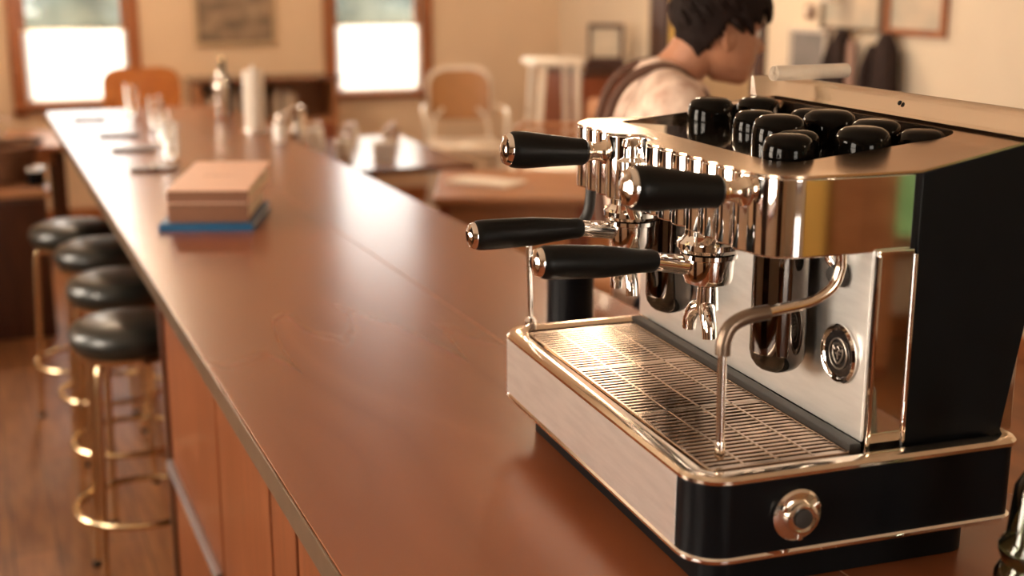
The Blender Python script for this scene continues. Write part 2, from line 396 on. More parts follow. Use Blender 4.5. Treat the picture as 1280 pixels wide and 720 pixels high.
tr = nn.nodes.new('ShaderNodeBsdfTransparent'); gl = nn.nodes.new('ShaderNodeBsdfGlossy'); gl.inputs['Roughness'].default_value = .02
fr = nn.nodes.new('ShaderNodeFresnel'); mx = nn.nodes.new('ShaderNodeMixShader'); nn.links.new(fr.outputs[0], mx.inputs[0]); nn.links.new(tr.outputs[0], mx.inputs[1]); nn.links.new(gl.outputs[0], mx.inputs[2])
nn.links.new(mx.outputs[0], nn.nodes['Material Output'].inputs[0]); M['glass_thin'] = m
window('y', Y1, -1, W1, 1.72); window('y', Y1, -1, W2, 1.72)
for h in LW: window('x', X0, 1, h, 1.75)
window('y', Y0, 1, FW, 1.7); window('y', Y0, 1, (3.33, 4.25, .45, 2.3), 1.5)

# cafe curtains on rods over the lower sashes
def cafe_curtain(h, label):
    u0, u1 = h[0] - .0, h[1] + .0; t = thing('cafe_curtain', label, 'curtain', ((u0 + u1) / 2, Y1 + .012, .875), 0, 'cafe curtains on the far windows')
    hw = (u1 - u0) / 2; b = bmesh.new(); N = 90; rows = 8; g = []
    for j in range(rows + 1):
        g.append([b.verts.new((-hw + .002 + (2 * hw - .004) * i / N, .009 * math.sin(i / N * PI * 26) * (.5 + .5 * (1 - j / rows)), .49 * j / rows)) for i in range(N + 1)])
    for j in range(rows):
        for i in range(N): b.faces.new((g[j][i], g[j][i + 1], g[j + 1][i + 1], g[j + 1][i]))
    mb = MB(); mb.bm = b; mb.build('cloth', M['curtain'], t, ang=180)
    MB().cyl((-hw + .001, -.004, .492), (hw - .001, -.004, .492), .006).build('rod', M['brass'], t)
cafe_curtain(W1, 'white cafe curtain glowing in the left far window, beside the orange chair')
cafe_curtain(W2, 'white cafe curtain glowing in the right far window, beside the tan armchair')

# the doorway in the right wall: casing and an open yellow door leaf
d1 = sempty('door_1')
mb = MB(); mb.box(X1 - .03, X1 - .001, DR[1], DR[1] + .24, 0, 2.25, bev=.006).box(X1 - .03, X1 - .001, DR[0] - .12, DR[0], 0, 2.25, bev=.006).box(X1 - .03, X1 - .001, DR[0] - .12, DR[1] + .24, 2.15, 2.27, bev=.006)
mb.build('casing', M['dark_wood'], d1)
mb = MB(); mb.box(X1 + .165, X1 + .205, DR[1] + .01, DR[1] + 1.0, .01, 2.13, bev=.003); lf = mb.build('leaf', M['yellow'], d1)
MB().box(X1 + .001, X1 + .149, DR[1] - .02, DR[1] - .0005, 0, 2.14, bev=.002).build('jamb', M['yellow'], d1, label='yellow painted door jamb'); MB().box(X1 + .001, X1 + .149, DR[0] + .0005, DR[0] + .02, 0, 2.14, bev=.002).build('jamb', M['trim_wood'], d1)
mb = MB(); mb.lathe([(0, 0), (.02, 0), (.02, .01), (.01, .015), (.01, .04), (.026, .05), (.028, .065), (.02, .078), (0, .08)], (X1 + .2055, DR[1] + .93, 1.0), axis=(1, 0, 0)); mb.build('knob', M['brass'], lf)

# outside the far windows: terrace, hedge; garden behind the camera
tag(MB().box(-6, 12, Y1 + .15, 30, -.12, -.02).build('terrace', M['terrace']), 'pale stone terrace outside the far windows', 'terrace', kind='structure')
def blob(mb, c, r, seg=3, amp=.35, fr_=2.2, seed=0):
    b = bmesh.new(); bmesh.ops.create_icosphere(b, subdivisions=seg, radius=1)
    for v in b.verts:
        n = v.co.normalized(); k = 1 + amp * noise.noise(n * fr_ + Vector((seed, seed * 2, 0))) + amp * .4 * noise.noise(n * 7 + Vector((seed, 0, 3)))
        v.co = Vector((n.x * r[0] * k, n.y * r[1] * k, n.z * r[2] * k))
    mb._merge(b, Matrix.Translation(c))
for i, x in enumerate((-1.7, 1.1, 4.4, 7.2)):
    lab = ['pale green bush outside, beyond the left edge of the left window', 'pale green bush seen through the top of the left far window', 'grey-green bush seen through the top of the right far window', 'pale green bush outside, beyond the right far window'][i]
    t = thing('garden_bush', lab, 'bush', (x, 14.2 + .3 * (i % 2), -.02), 0, 'bushes outside the far windows')
    mb = MB(); blob(mb, (0, 0, 1.0), (1.12, .8, .85), 4, .22, 2.4, i); mb.build('foliage', M['hedge'], t, ang=180)
    mb = MB(); mb.cyl((0, 0, 0), (0, 0, .5), .12, .08); mb.build('stem', M['bark'], t)

t = thing('garden_bush', 'bright green bush outside the window behind the camera', 'bush', (4.2, -4.6, -.02))
mb = MB(); blob(mb, (0, 0, 1.7), (1.5, .8, 1.6), 4, .25, 2.4, 9); mb.build('foliage', M['leaf'], t, ang=180); mb = MB(); mb.cyl((0, 0, 0), (0, 0, .6), .12, .08); mb.build('stem', M['bark'], t)
tag(MB().box(-6, 12, -14, Y0 - .15, -.12, -.02).build('lawn', M['leaf']), 'green lawn behind the camera outside the window', 'lawn', kind='structure')
# ------------------------------------------------------------------ bar counter
CZ = 1.05; CT = .042
ct = thing('worktop', 'long polished reddish brown wooden bar counter top running to the windows', 'worktop', (.36, -1.2, CZ - CT))
ct_len = 7.15 + 1.2
MB().box(.0, .557, 0, ct_len, 0, CT, bev=.0018).build('wide_plank', M['counter'], ct)
MB().box(.5585, .92, 0, ct_len, 0, CT, bev=.0018).build('narrow_plank', M['counter'], ct)
MB().box(-.004, -.0002, 0, ct_len, .001, CT - .0015, bev=.001).build('edge_strip', mat('edge_strip', (.17, .115, .075), .3, .4, noise_amt=.2), ct, label='dull brown metal edge strip')
cb = thing('counter_cabinet', 'reddish wooden panelled cabinet under the near end of the counter', 'cabinet', (.42, -1.1, 0))
L_ = 3.45 + 1.1
MB().box(.02, .80, 0, L_, .0, CZ - CT - .001, bev=.003).build('carcass', M['dark_wood'], cb)
ys = [.0, 1.2, 2.4, 3.0, 3.2, 3.73, L_ - .062]
for a, b in zip(ys, ys[1:]):
    MB().box(-.002, .0195, a + .010, b - .010, .06, CZ - CT - .01, bev=.004).build('side_panel', M['cabinet'], cb)
MB().box(-.010, .0195, L_ - .060, L_, .06, CZ - CT - .002, bev=.004).build('corner_post', M['dark_wood'], cb)
MB().box(-.020, -.0022, 3.745, L_ - .065, .452, .478, bev=.005).build('side_rail', mat('rail_metal', (.62, .62, .66), .3, .8, noise_amt=.05), cb, label='pale metal rail on the last panel')
ped = thing('bar_cabinet', 'dark recessed wooden base carrying the far end of the counter', 'cabinet', (.90, 3.48, 0))
MB().box(0, .3, 0, 3.56, 0, CZ - CT - .001, bev=.004).build('body', M['dark_wood'], ped)
for k in range(5): MB().box(-.014, -.0005, .04 + k * .70, .68 + k * .70, .1, .95, bev=.004).build('side_panel', M['cabinet'], ped)
MB().box(.5572, .5583, 0, ct_len, .001, CT + .0002).build('seam_inlay', M['mid_wood'], ct, label='thin pale inlay line between the planks')
# ------------------------------------------------------------------ bar stools
def make_stool():
    t = thing('bar_stool', '', 'bar stool', (0, 0, 0), 0, 'bar stools along the counter')
    mb = MB(); mb.lathe([(0, .715), (.14, .715), (.158, .722), (.170, .745), (.171, .762), (.160, .785), (.13, .797), (.06, .801), (0, .802)], seg=48); mb.build('seat', M['vinyl'], t, ang=60)
    mb = MB(); mb.lathe([(.11, .70), (.150, .70), (.152, .715), (.11, .715)], seg=40); mb.build('seat_ring', M['brass'], t)
    for k in range(4):
        a = PI / 4 + k * PI / 2; c, s = math.cos(a), math.sin(a)
        mb = MB(); mb.tube([(c * r, s * r, z) for r, z in ((.06, .705), (.10, .704), (.140, .69), (.152, .65), (.158, .55), (.172, .28), (.186, .012))], .0115, seg=12)
        lg = mb.build('leg', M['brass'], t)
        mb = MB(); mb.cyl((c * .187, s * .187, 0), (c * .186, s * .186, .02), .015); mb.build('foot_cap', M['rubber'], lg)
    mb = MB(); mb.tube([(.186 * math.cos(k * PI / 18), .186 * math.sin(k * PI / 18), .24) for k in range(36)], .010, seg=10, closed=True, sub=1); mb.build('foot_ring', M['brass'], t)
    return t
st0 = make_stool()
for i, (x, y, rz, lab) in enumerate([
    (.365, 3.70, 0, 'black round bar stool nearest the camera, brass legs, beside the dark cabinet post'),
    (.40, 4.28, .3, 'second black round bar stool, just behind the nearest one'),
    (.40, 4.84, .1, 'third black bar stool, overlapped by the second stool'),
    (.335, 5.28, .5, 'farthest black bar stool, leftmost seat of the row')]):
    o = st0 if i == 0 else copy_tree(st0)
    o.location = (x, y, 0); o.rotation_euler.z = rz; o['label'] = lab

# ------------------------------------------------------------------ things on the bar
# stack of books
bk = Vector((.575, 3.60, CZ)); brz = R(-20)
def book(name_label, size, z, cover, dx=0, dy=0, rz=0, ajar=0, mark=False):
    wd, dp, th = size; c = .004
    t = thing('book', name_label, 'book', (bk.x + dx, bk.y + dy, z), brz + rz, 'books stacked on the bar')
    MB().box(-wd / 2, wd / 2, 0, dp, 0, c, bev=.001).build('back_cover', cover, t)
    MB().box(-wd / 2, wd / 2, -.002, .003, c, th - c - .0005, bev=.001).build('spine', M['tan_cover'] if mark else cover, t)
    MB().box(-wd / 2 + .006, wd / 2 - .006, .0035, dp - .006, c + .0002, th - c - .0005, bev=.001).build('page_block', M['page'], t)
    mb = MB(); mb.box(-wd / 2, wd / 2, 0, dp, 0, c, bev=.001); cv = mb.build('front_cover', cover, t, loc=(0, 0, th - c)); cv.rotation_euler.x = R(ajar)
    if mark:
        mb = MB()
        for k in range(9): mb.box(-.045 + k * .0105, -.038 + k * .0105, dp * .45 + (k % 3) * .004, dp * .45 + .022 - (k % 2) * .006, c + .0001, c + .0006)
        mb.build('cover_mark', M['ink'], cv)
    return t
book('blue cloth book at the bottom of the stack on the bar', (.262, .36, .022), CZ, M['blue'])
book('thick tan book in the middle of the stack on the bar', (.222, .34, .052), CZ + .0225, M['tan_cover'], .012, .012, R(.5))
book('book with a blank pink cover lying on top of the stack', (.225, .40, .040), CZ + .075, M['pink'], .012, .010, R(-1), ajar=3.2, mark=True)

# dark leather coasters / menu slabs in a row
for i, (x, y, wd, lab) in enumerate([(.60, 4.84, .165, 'nearest dark place mat on the bar, just behind the books, with a pale clip'), (.60, 5.43, .175, 'second nearest dark place mat on the bar'),
                                (.595, 5.95, .165, 'third dark place mat along the bar'), (.535, 6.66, .15, 'farthest dark place mat near the end of the bar')]):
    t = thing('place_mat', lab, 'place mat', (x, y, CZ), R(-10), 'dark place mats along the bar')
    MB().box(-wd / 2, wd / 2, -.05, .05, .0002, .014, bev=.003).build('board', M['dark_wood'], t)
    if i == 0: MB().box(-.01, .012, -.052, -.03, .0143, .022, bev=.002).build('clip', M['white'], t)

def drinking_glass(x, y, z, r, h, lab, group):
    mb = MB(); mb.lathe([(0, 0), (r * .8, 0), (r * .84, .004), (r, h), (r - .0025, h), (r * .82 - .002, .012), (0, .012)], seg=32)
    return tag(mb.build('drinking_glass', M['glass'], loc=(x, y, z)), lab, 'glass', group)
for x, y, r, h, lab in ((.70, 5.12, .034, .14, 'clear drinking glass just behind the stack of books'), (.745, 5.6, .034, .14, 'clear drinking glass standing behind the first one on the bar'),
                        (.79, 6.2, .035, .15, 'clear drinking glass third from the books'), (.76, 6.85, .035, .15, 'clear drinking glass at the far end of the bar')):
    drinking_glass(x, y, CZ, r, h, lab, 'drinking glasses on the bar')
# tall white canister, bottle and shaker at the right-hand side of the bar
t = thing('paper_towel_roll', 'tall white paper roll on a stand at the right edge of the bar', 'paper roll', (1.19, 5.9, CZ))
MB().lathe([(0, 0), (.058, 0), (.058, .008), (.05, .012), (0, .012)]).build('stand_base', M['steel'], t)
MB().lathe([(.018, .0), (.047, .0), (.048, .003), (.048, .255), (.046, .258), (.018, .258)], (0, 0, .014), seg=40).build('roll', M['paper'], t)
MB().cyl((0, 0, .012), (0, 0, .295), .007).build('rod', M['steel'], t)
t = thing('steel_shaker', 'slim steel cocktail shaker standing left of the white paper roll', 'shaker', (1.12, 6.35, CZ))
MB().lathe([(0, 0), (.026, 0), (.028, .01), (.036, .16), (.036, .165), (0, .165)], seg=32).build('body', M['chrome_soft'], t)
MB().lathe([(.036, 0), (.034, .02), (.022, .045), (.016, .05), (.016, .075), (.012, .082), (0, .083)], (0, 0, .1655), seg=32).build('lid', M['chrome_soft'], t)
t = thing('bottle', 'dark narrow bottle between the shaker and the paper roll', 'bottle', (1.185, 6.62, CZ))
MB().lathe([(0, 0), (.034, 0), (.036, .006), (.036, .16), (.03, .19), (.014, .215), (.013, .26), (.015, .262), (.015, .275), (0, .275)], seg=28).build('body', M['black_ceramic'], t)
MB().cyl((0, 0, .2755), (0, 0, .295), .014).build('cap', M['brass'], t)
t = thing('sugar_pourer', 'small glass sugar pourer in front of the white paper roll', 'sugar pourer', (1.20, 5.45, CZ))
MB().lathe([(0, 0), (.026, 0), (.028, .006), (.028, .07), (.022, .08), (0, .08)], seg=28).build('jar', M['white'], t)
MB().lathe([(.024, 0), (.024, .012), (.008, .025), (.006, .04), (0, .04)], (0, 0, .0805), seg=24).build('spout', M['chrome_soft'], t)

# dark canister on the bar behind the machine
t = thing('knock_out_canister', 'black cylindrical canister on the bar behind the portafilter handles', 'canister', (1.075, 2.28, CZ))
MB().lathe([(0, 0), (.044, 0), (.047, .004), (.047, .142), (.044, .146), (0, .146)], seg=40).build('body', M['black_base'], t)
MB().lathe([(0, .0), (.049, 0), (.049, .014), (.045, .018), (0, .018)], (0, 0, .1465), seg=40).build('lid', M['rubber'], t)

# ------------------------------------------------------------------ espresso machine
# local axes: x = depth (front to back), y = along the bar, z = up from the bar top
mo = Vector((.703, 1.189, CZ)); MR = R(-3.6)
em = thing('espresso_machine', 'large chrome and black two group espresso machine with black lever handles on the bar', 'espresso machine', mo, MR)
MT = Matrix.Translation(mo) @ Matrix.Rotation(MR, 4, 'Z')
YL = .638; XB = .430; YN = -.038
base_path = rrect(0, XB, YN, YL, [.045, .02, .02, .045], 10)
inner = rrect(.028, .222, .030, YL - .028, [.02, .006, .006, .02], 6)
MB().prism(rrect(.035, XB - .03, YN + .035, YL - .035, .03, 6), .0015, .0563).build('underbase_shade', M['black_paint'], em)  # black block added to darken the shadow gap under the base
MB().prism(base_path, .0565, .146).build('base_body', M['black_base'], em)
def ring_prof(o, z0, z1, r):   # rounded strip around the base
    return [(-.012, z0), (o - r, z0), (o, z0 + r), (o, z1 - r), (o - r, z1), (-.012, z1)]
MB().sweep(base_path, [(-.01, .052), (.0015, .052), (.004, .0545), (.004, .0575), (.0015, .060), (-.01, .060)]).build('bottom_rim', M['chrome'], em)
tr_ = MB(); tr_.sweep(base_path, [(-.024, .1465), (.0015, .1465), (.0045, .149), (.0045, .153), (.001, .1570), (-.006, .1585), (-.016, .1570), (-.024, .1545)])
tr_.build('top_rim', M['champagne'], em)
MB().box(-.0022, -.0002, YN + .050, YL - .030, .0605, .1462, bev=.0006).build('front_plate', M['steel_plate'], em, label='brushed steel front plate')
# drip tray and slotted grate
b = bmesh.new()
MB().prism(rrect(.018, .236, YN + .018, YL - .018, [.03, .004, .004, .03], 6), .1463, .1478).build('drip_tray', M['tray'], em)
gr = MB()
gx0, gx1, gy0, gy1 = .034, .214, YN + .036, YL - .034
n_sl = 54
for k in range(n_sl):
    y = gy0 + (gy1 - gy0) * (k + .5) / n_sl
    gr.box(gx0, gx1, y - .0030, y + .0030, .1500, .1528, bev=.0008, seg=1)
for k in range(5):
    x = gx0 + (gx1 - gx0) * k / 4
    gr.box(x - .002, x + .002, gy0, gy1, .1490, .1533, bev=.0008, seg=1)
for y in (gy0, gy0 + (gy1 - gy0) / 3, gy0 + 2 * (gy1 - gy0) / 3, gy1): gr.box(gx0, gx1, y - .003, y + .003, .1490, .1533, bev=.0008, seg=1)
gr.build('drip_grate', M['grate'], em)
MB().box(.2165, .2335, .0, YL - .012, .148, .1605, bev=.002).build('dark_gap_strip', M['rubber'], em)  # black strip paints in the dark gap between tray and backsplash
# main body block, backsplash, end pillar, black side panel
MB().box(.2385, .455, .006, YL - .008, .1485, .47, bev=.004).build('body_shell', M['chrome'], em)
MB().box(.2345, .2383, .004, YL - .004, .160, .392, bev=.0014).build('backsplash', M['steel_plate'], em, label='brushed steel backsplash')
pil = MB(); pil.box(.2390, .2865, -.003, .0055, .1485, .392, bev=.002); pil.build('end_pillar', M['chrome'], em)
mb = MB(); mb.tube([(.2385, -.003, .1485), (.2385, -.003, .386)], .0035, sub=1, seg=10); mb.tube([(.287, -.004, .1485), (.287, -.004, .386)], .0028, sub=1, seg=10); mb.build('edge_trim', M['chrome'], em)
def zt(x): return .482 + max(0, x - .29) / .16 * .031
sp = [(.289, .1485), (.428, .1485), (.452, .29), (.500, .516 + .006), (.45, zt(.45) - .003), (.289, zt(.289) - .003)]
XZ = Matrix(((1, 0, 0, 0), (0, 0, -1, 0), (0, 1, 0, 0), (0, 0, 0, 1)))   # polygon xy -> xz plane, extruded along -y
MB().prism(sp, 0, .010, mtx=Matrix.Translation((0, .006, 0)) @ XZ, bev=.002).build('side_panel', M['black_paint'], em, label='matte black side panel')
MB().prism(sp, 0, .010, mtx=Matrix.Translation((0, YL + .003, 0)) @ XZ, bev=.002).build('side_panel', M['black_paint'], em, label='matte black side panel')
# chrome hull over the groups: fluted front, flat near end
front = []
def hull_front(a0, a1, n, amp, lobes, bx_):
    out = []
    for k in range(n + 1):
        t = k / n; out.append((bx_ - amp * abs(math.sin(PI * lobes * t)), a0 + (a1 - a0) * t))
    return out
pts = [(.289, .004), (.145, .004)]
for k in range(1, 9):
    t = R(90 * k / 8); pts.append((.145 - .045 * math.sin(t), .004 + .045 * (1 - math.cos(t))))
near_front = hull_front(.055, .335, 112, .0055, 7, .100)
pts += near_front
pts += [(.112, .347), (.128, .356), (.132, .372), (.132, .400), (.126, .415), (.112, .422)]
pts += hull_front(.430, .578, 64, .0055, 4, .100)
pts += [(.112, .596), (.135, YL - .016), (.289, YL - .016)]
hull_out = pts[::-1]   # ccw seen from above
# (x,y) area sign check
def area(p): return sum(p[i][0] * p[(i + 1) % len(p)][1] - p[(i + 1) % len(p)][0] * p[i][1] for i in range(len(p))) / 2
if area(hull_out) < 0: hull_out = hull_out[::-1]
MB().prism(hull_out, .388, .4795, bev=.003).build('group_hull', M['chrome'], em, ang=50)
# top deck with sunken cup tray
deck = [(x, y) for x, y in hull_out if x < .2885]
deck = [p for p in hull_out if p != (.289, .004) and p != (.289, YL - .016)]
i0 = max(range(len(deck)), key=lambda i: 0)
outline = []
for p in hull_out:
    if p == (.289, .004): outline += [(.289, .0), (.36, -.001), (.455, -.001)] if False else [(.289, .0)]
    else: outline.append(p)
# rotate so the list starts just after the near end corner, then append the rear corners between the two x=.289 points
idx = [i for i, p in enumerate(outline) if abs(p[0] - .289) < 1e-6]
k0, k1 = idx
seq = outline[k1:] + outline[:k0 + 1]
if len(seq) < 10: seq = outline[k0:k1 + 1]
rear = [(.36, YL - .014), (.462, YL - .03), (.462, -.002), (.36, -.002)]
if seq[-1][1] < .3: rear = rear[::-1]
full = seq + rear
hole = rrect(.165, .425, .105, .585, .03, 6)
b = bmesh.new()
def loop(pl, z=None, dz=0): return [b.verts.new((x, y, zt(x) + dz if z is None else z)) for x, y in pl]
vo, vi = loop(full), loop(hole)
eo = [b.edges.new((vo[i], vo[(i + 1) % len(vo)])) for i in range(len(vo))]
ei = [b.edges.new((vi[i], vi[(i + 1) % len(vi)])) for i in range(len(vi))]
bmesh.ops.triangle_fill(b, use_beauty=True, use_dissolve=False, edges=eo + ei)
vo2, vi2 = loop(full, dz=-.0028), loop(hole, z=.448)
for A, B in ((vo, vo2), (vi, vi2)):
    for i in range(len(A)): b.faces.new((A[i], A[(i + 1) % len(A)], B[(i + 1) % len(A)], B[i]))
b.faces.new(vi2)
bmesh.ops.recalc_face_normals(b, faces=b.faces)
mb = MB(); mb.bm.free(); mb.bm = b
dk = mb.build('top_deck', M['deck'], em, ang=30)
# raised rail at the back of the deck, wrapping round the far end
rail = [(.448, .0), (.448, .56), (.442, .578), (.43, .590), (.405, .595)]
mb = MB(); mb.sweep(rail[::-1] if False else rail, [(-.016, .513), (-.0135, .5165), (-.0115, .5165), (-.010, .519), (-.003, .5345), (-.0015, .5345), (.0, .5395), (.006, .5425), (.013, .541), (.014, .512)], closed=False); mb.build('cup_rail', M['champagne'], em, ang=40)
MB().prism([(.4565, .17), (.457, .29), (.496, .508), (.4565, .508)], 0, YL - .045, mtx=Matrix.Translation((0, YL - .03, 0)) @ XZ).build('back_housing', M['black_paint'], em)
MB().lathe([(0, 0), (.0035, 0), (.0030, .0015), (0, .002)], (.4395, .26, .5295), axis=(-1, 0, .45), seg=16).build('screw', M['black_base'], em)
# badge, port and drain knob
BY = Matrix.Translation((.2340, .056, .255)) @ Matrix.Rotation(R(-90), 4, 'Y')
mb = MB(); mb.lathe([(.029, 0), (.036, 0), (.0365, .003), (.034, .006), (.031, .005), (.029, .003)], mtx=BY, seg=48); bd = mb.build('badge', M['chrome'], em)
mb = MB(); mb.lathe([(0, .0004), (.0285, .0004), (.0285, .002), (0, .0026)], mtx=BY, seg=48); mb.build('badge_face', M['badge'], bd)
mb = MB()
mb.tube([(.0185 * math.cos(k * PI / 20), .0185 * math.sin(k * PI / 20), .0032) for k in range(40)], .0011, seg=8, closed=True, sub=1)
mb.tube([(.010, .008, .0035), (.010, -.002, .0035), (.0, -.012, .0035), (-.010, -.002, .0035), (-.010, .008, .0035)], .0013, seg=8)
mb.tube([(-.010, .008, .0035), (-.005, .004, .0035), (0, .009, .0035), (.005, .004, .0035), (.010, .008, .0035)], .0013, seg=8, sub=1)
for k in range(5): mb.lathe([(0, 0), (.0016, 0), (.0012, .002), (0, .0022)], (-.008 + k * .004, .0125 - abs(k - 2) * .001, .0026), seg=8)
mb.tube([(0, .004, .0035), (0, -.007, .0035)], .0012, seg=8, sub=1); mb.tube([(-.005, 0, .0035), (.005, 0, .0035)], .0012, seg=8, sub=1)
bmesh.ops.transform(mb.bm, matrix=BY @ Matrix.Rotation(R(-90), 4, 'Z'), verts=mb.bm.verts); mb.build('crest', M['badge_relief'], bd)
mb = MB(); mb.lathe([(0, 0), (.016, 0), (.0155, .010), (.010, .016), (0, .018)], mtx=Matrix.Translation((.2340, .062, .352)) @ Matrix.Rotation(R(-90), 4, 'Y'), seg=28); mb.build('port_plug', M['rubber'], em)
mb = MB(); mb.tube([(.222, .072, .388), (.218, .070, .374), (.224, .066, .362)], .0055, seg=12); mb.build('port_pipe', M['chrome'], em)
KN = Matrix.Translation((.123, YN - .0001, .104)) @ Matrix.Rotation(R(90), 4, 'X')
mb = MB(); mb.lathe([(0, 0), (.030, 0), (.031, .002), (.031, .008), (.028, .011), (.020, .012), (.019, .020), (.0155, .022), (.0155, .019), (0, .019)], mtx=KN, seg=40)
for k in range(3):
    a = R(60 + 120 * k); mb.box(-.0035, .0035, .0165, .028, .009, .0165, bev=.0015, mtx=KN @ Matrix.Rotation(a, 4, 'Z'))
kn = mb.build('drain_knob', M['chrome_soft'], em)
mb = MB(); mb.lathe([(0, .0195), (.0115, .0195), (.011, .022), (0, .023)], mtx=KN, seg=28); mb.build('knob_button', M['rubber'], kn)

# boiler tubes behind the groups (fluted, rounded bottoms)
def fluted(cx, cy, r, ztop, zbot, name='brew_cylinder'):
    b = bmesh.new(); seg = 72; rings = []
    zs = [(ztop, 1)] + [(zbot + .03 * (1 - math.sin(t)), math.cos(t) if t > 0 else 1) for t in [R(q) for q in (0, 20, 40, 55, 70, 82)]]
    for z, k in zs:
        rings.append([b.verts.new((cx + math.cos(2 * PI * i / seg) * (r * k * (1 - .05 * abs(math.sin(6 * PI * i / seg)))), cy + math.sin(2 * PI * i / seg) * (r * k * (1 - .05 * abs(math.sin(6 * PI * i / seg)))), z)) for i in range(seg)])
    for A, B in zip(rings, rings[1:]):
        for i in range(seg): b.faces.new((A[i], A[(i + 1) % seg], B[(i + 1) % seg], B[i]))
    b.faces.new(rings[0]); b.faces.new(rings[-1][::-1]); bmesh.ops.recalc_face_normals(b, faces=b.faces)
    mb = MB(); mb.bm.free(); mb.bm = b; return mb.build(name, M['darkened_chrome'], em, ang=40)
fluted(.196, .137, .037, .388, .212); fluted(.196, .447, .037, .388, .212)

# groups and portafilters
def group_head(y, sp_):
    mb = MB(); mb.lathe([(0, .0), (.030, .0), (.038, .003), (.0415, .010), (.0415, .020), (.036, .026), (.032, .034), (.032, .052), (0, .052)], (.140, y, .3365), seg=48)
    bmesh.ops.transform(mb.bm, matrix=Matrix.Translation((0, 0, .353)) @ Matrix.Diagonal((1, 1, .7, 1)) @ Matrix.Translation((0, 0, -.3365)), verts=mb.bm.verts)
    g = mb.build('group_head', M['chrome'], em)
    mb = MB()
    for k in range(6):
        a = 2 * PI * k / 6 + .3; mb.lathe([(0, 0), (.0035, 0), (.0035, .003), (0, .0035)], (.140 + .0385 * math.cos(a), y + .0385 * math.sin(a), .3672), seg=6)
    mb.build('bolt', M['brass'], g)
    return g
def handle(mb_axis_from, to, r_end, r_mid, r_base, parent, name='handle'):
    """black grip running from the outer end to the base; returns the grip"""
    p, q = Vector(mb_axis_from), Vector(to); L = (q - p).length; ax = q - p
    mb = MB(); mb.lathe([(0, .004), (r_end * .8, .004), (r_end * .97, .010), (r_end, .018), (r_end * 1.0, L * .25), (r_mid, L * .55), (r_base, L * .86), (r_base * .98, L * .96), (r_base * .8, L), (0, L)], p, seg=40, axis=ax)
    return mb.build(name, M['black_handle'], parent)
def end_cap(p, to, r, parent):
    p, to = Vector(p), Vector(to)
    mb = MB(); mb.lathe([(0, -.006), (r * .35, -.0055), (r * .5, -.003), (r * .8, -.001), (r * .9, .004), (r * .9, .0085), (0, .0085)], p, seg=32, axis=to - p); return mb.build('end_cap', M['chrome'], parent)
def portafilter(y, zc, x_end, x_grip, tilt):
    mb = MB(); mb.lathe([(.0, .0), (.024, 0), (.030, .003), (.0325, .012), (.0325, .034), (.037, .036), (.037, .0415), (.0, .0415)], (.140, y, .311), seg=48)
    pf = mb.build('portafilter', M['chrome'], em)
    z1 = .338
    mb = MB(); mb.cyl((.109, y, z1), (x_grip - .004, y, z1 + (zc - z1) * .7), .0130, .0120, seg=28); mb.build('neck', M['chrome'], pf)
    p, q = (x_end, y, zc + tilt), (x_grip, y, z1 + (zc - z1) * .7)
    h = handle(p, q, .0215, .0205, .0150, pf); end_cap(p, q, .0205, h)
    mb = MB(); mb.cyl((.140, y, .312), (.140, y, .275), .013, .0150, seg=24)
    mb.tube([(.140, y - .0, .282), (.132, y - .016, .276), (.130, y - .026, .262), (.130, y - .029, .246)], [.0115, .0105, .0095, .009], seg=18)
    mb.tube([(.140, y + .0, .282), (.132, y + .016, .276), (.130, y + .026, .262), (.130, y + .029, .246)], [.0115, .0105, .0095, .009], seg=18)
    mb.build('spout', M['chrome'], pf)
    return pf
group_head(.222, 0); group_head(.462, 0)
portafilter(.222, .350, -.096, .066, .006); portafilter(.462, .348, -.105, .062, -.004)

# steam valves with black tapered levers on the hull front
def valve(y, z0, z1, x_end):
    mb = MB(); mb.lathe([(0, 0), (.017, 0), (.018, .004), (.014, .008), (.0125, .012), (.0125, .024), (.015, .027), (.015, .031), (.0, .031)], (.1005, y, z0), axis=(-1, 0, .05), seg=32)
    v = mb.build('steam_valve', M['champagne'], em)
    p, q = (x_end, y, z1), (.0693, y, z0 + .001)
    h = handle(p, q, .026, .0225, .0195, v); end_cap(p, q, .025, h); return v
valve(.067, .4580, .470, -.047); valve(.468, .452, .462, -.052)

# small taps and knuckle beside the far group
mb = MB(); mb.lathe([(0, 0), (.016, 0), (.016, .03), (.020, .034), (.020, .044), (.012, .05), (.012, .062), (.015, .066), (.013, .074), (0, .077)], (.104, .385, .405), seg=32)
mb.tube([(.104, .385, .41), (.104, .385, .39), (.112, .387, .372)], .0095, seg=16)
mb.build('relief_tap', M['chrome'], em)
for y in (.10, .16, .215, .27, .315):
    pass
# steam wands
mb = MB(); mb.tube([(.196, .010, .390), (.197, .011, .372), (.188, .012, .350), (.160, .013, .335), (.118, .014, .329), (.082, .014, .325)], .0062, seg=16)
wd_ = mb.build('steam_wand', M['champagne'], em)
mb = MB(); mb.tube([(.108, .014, .3275), (.082, .014, .3245), (.062, .014, .316), (.053, .0135, .300), (.0515, .013, .283)], .0088, seg=16); mb.build('sleeve', M['wand_sleeve'], wd_)
mb = MB(); mb.tube([(.0515, .013, .284), (.0515, .0125, .24), (.052, .011, .176)], .0052, seg=14); mb.lathe([(0, 0), (.0040, 0), (.0062, .004), (.0062, .016), (.005, .022), (0, .022)], (.052, .011, .159), seg=18); mb.build('wand_pipe', M['chrome_soft'], wd_)
mb = MB(); mb.tube([(.135, .606, .388), (.132, .606, .345), (.12, .606, .322), (.10, .606, .316), (.06, .606, .308), (.036, .606, .303)], .0085, seg=16)
wf = mb.build('steam_wand', M['rubber'], em)
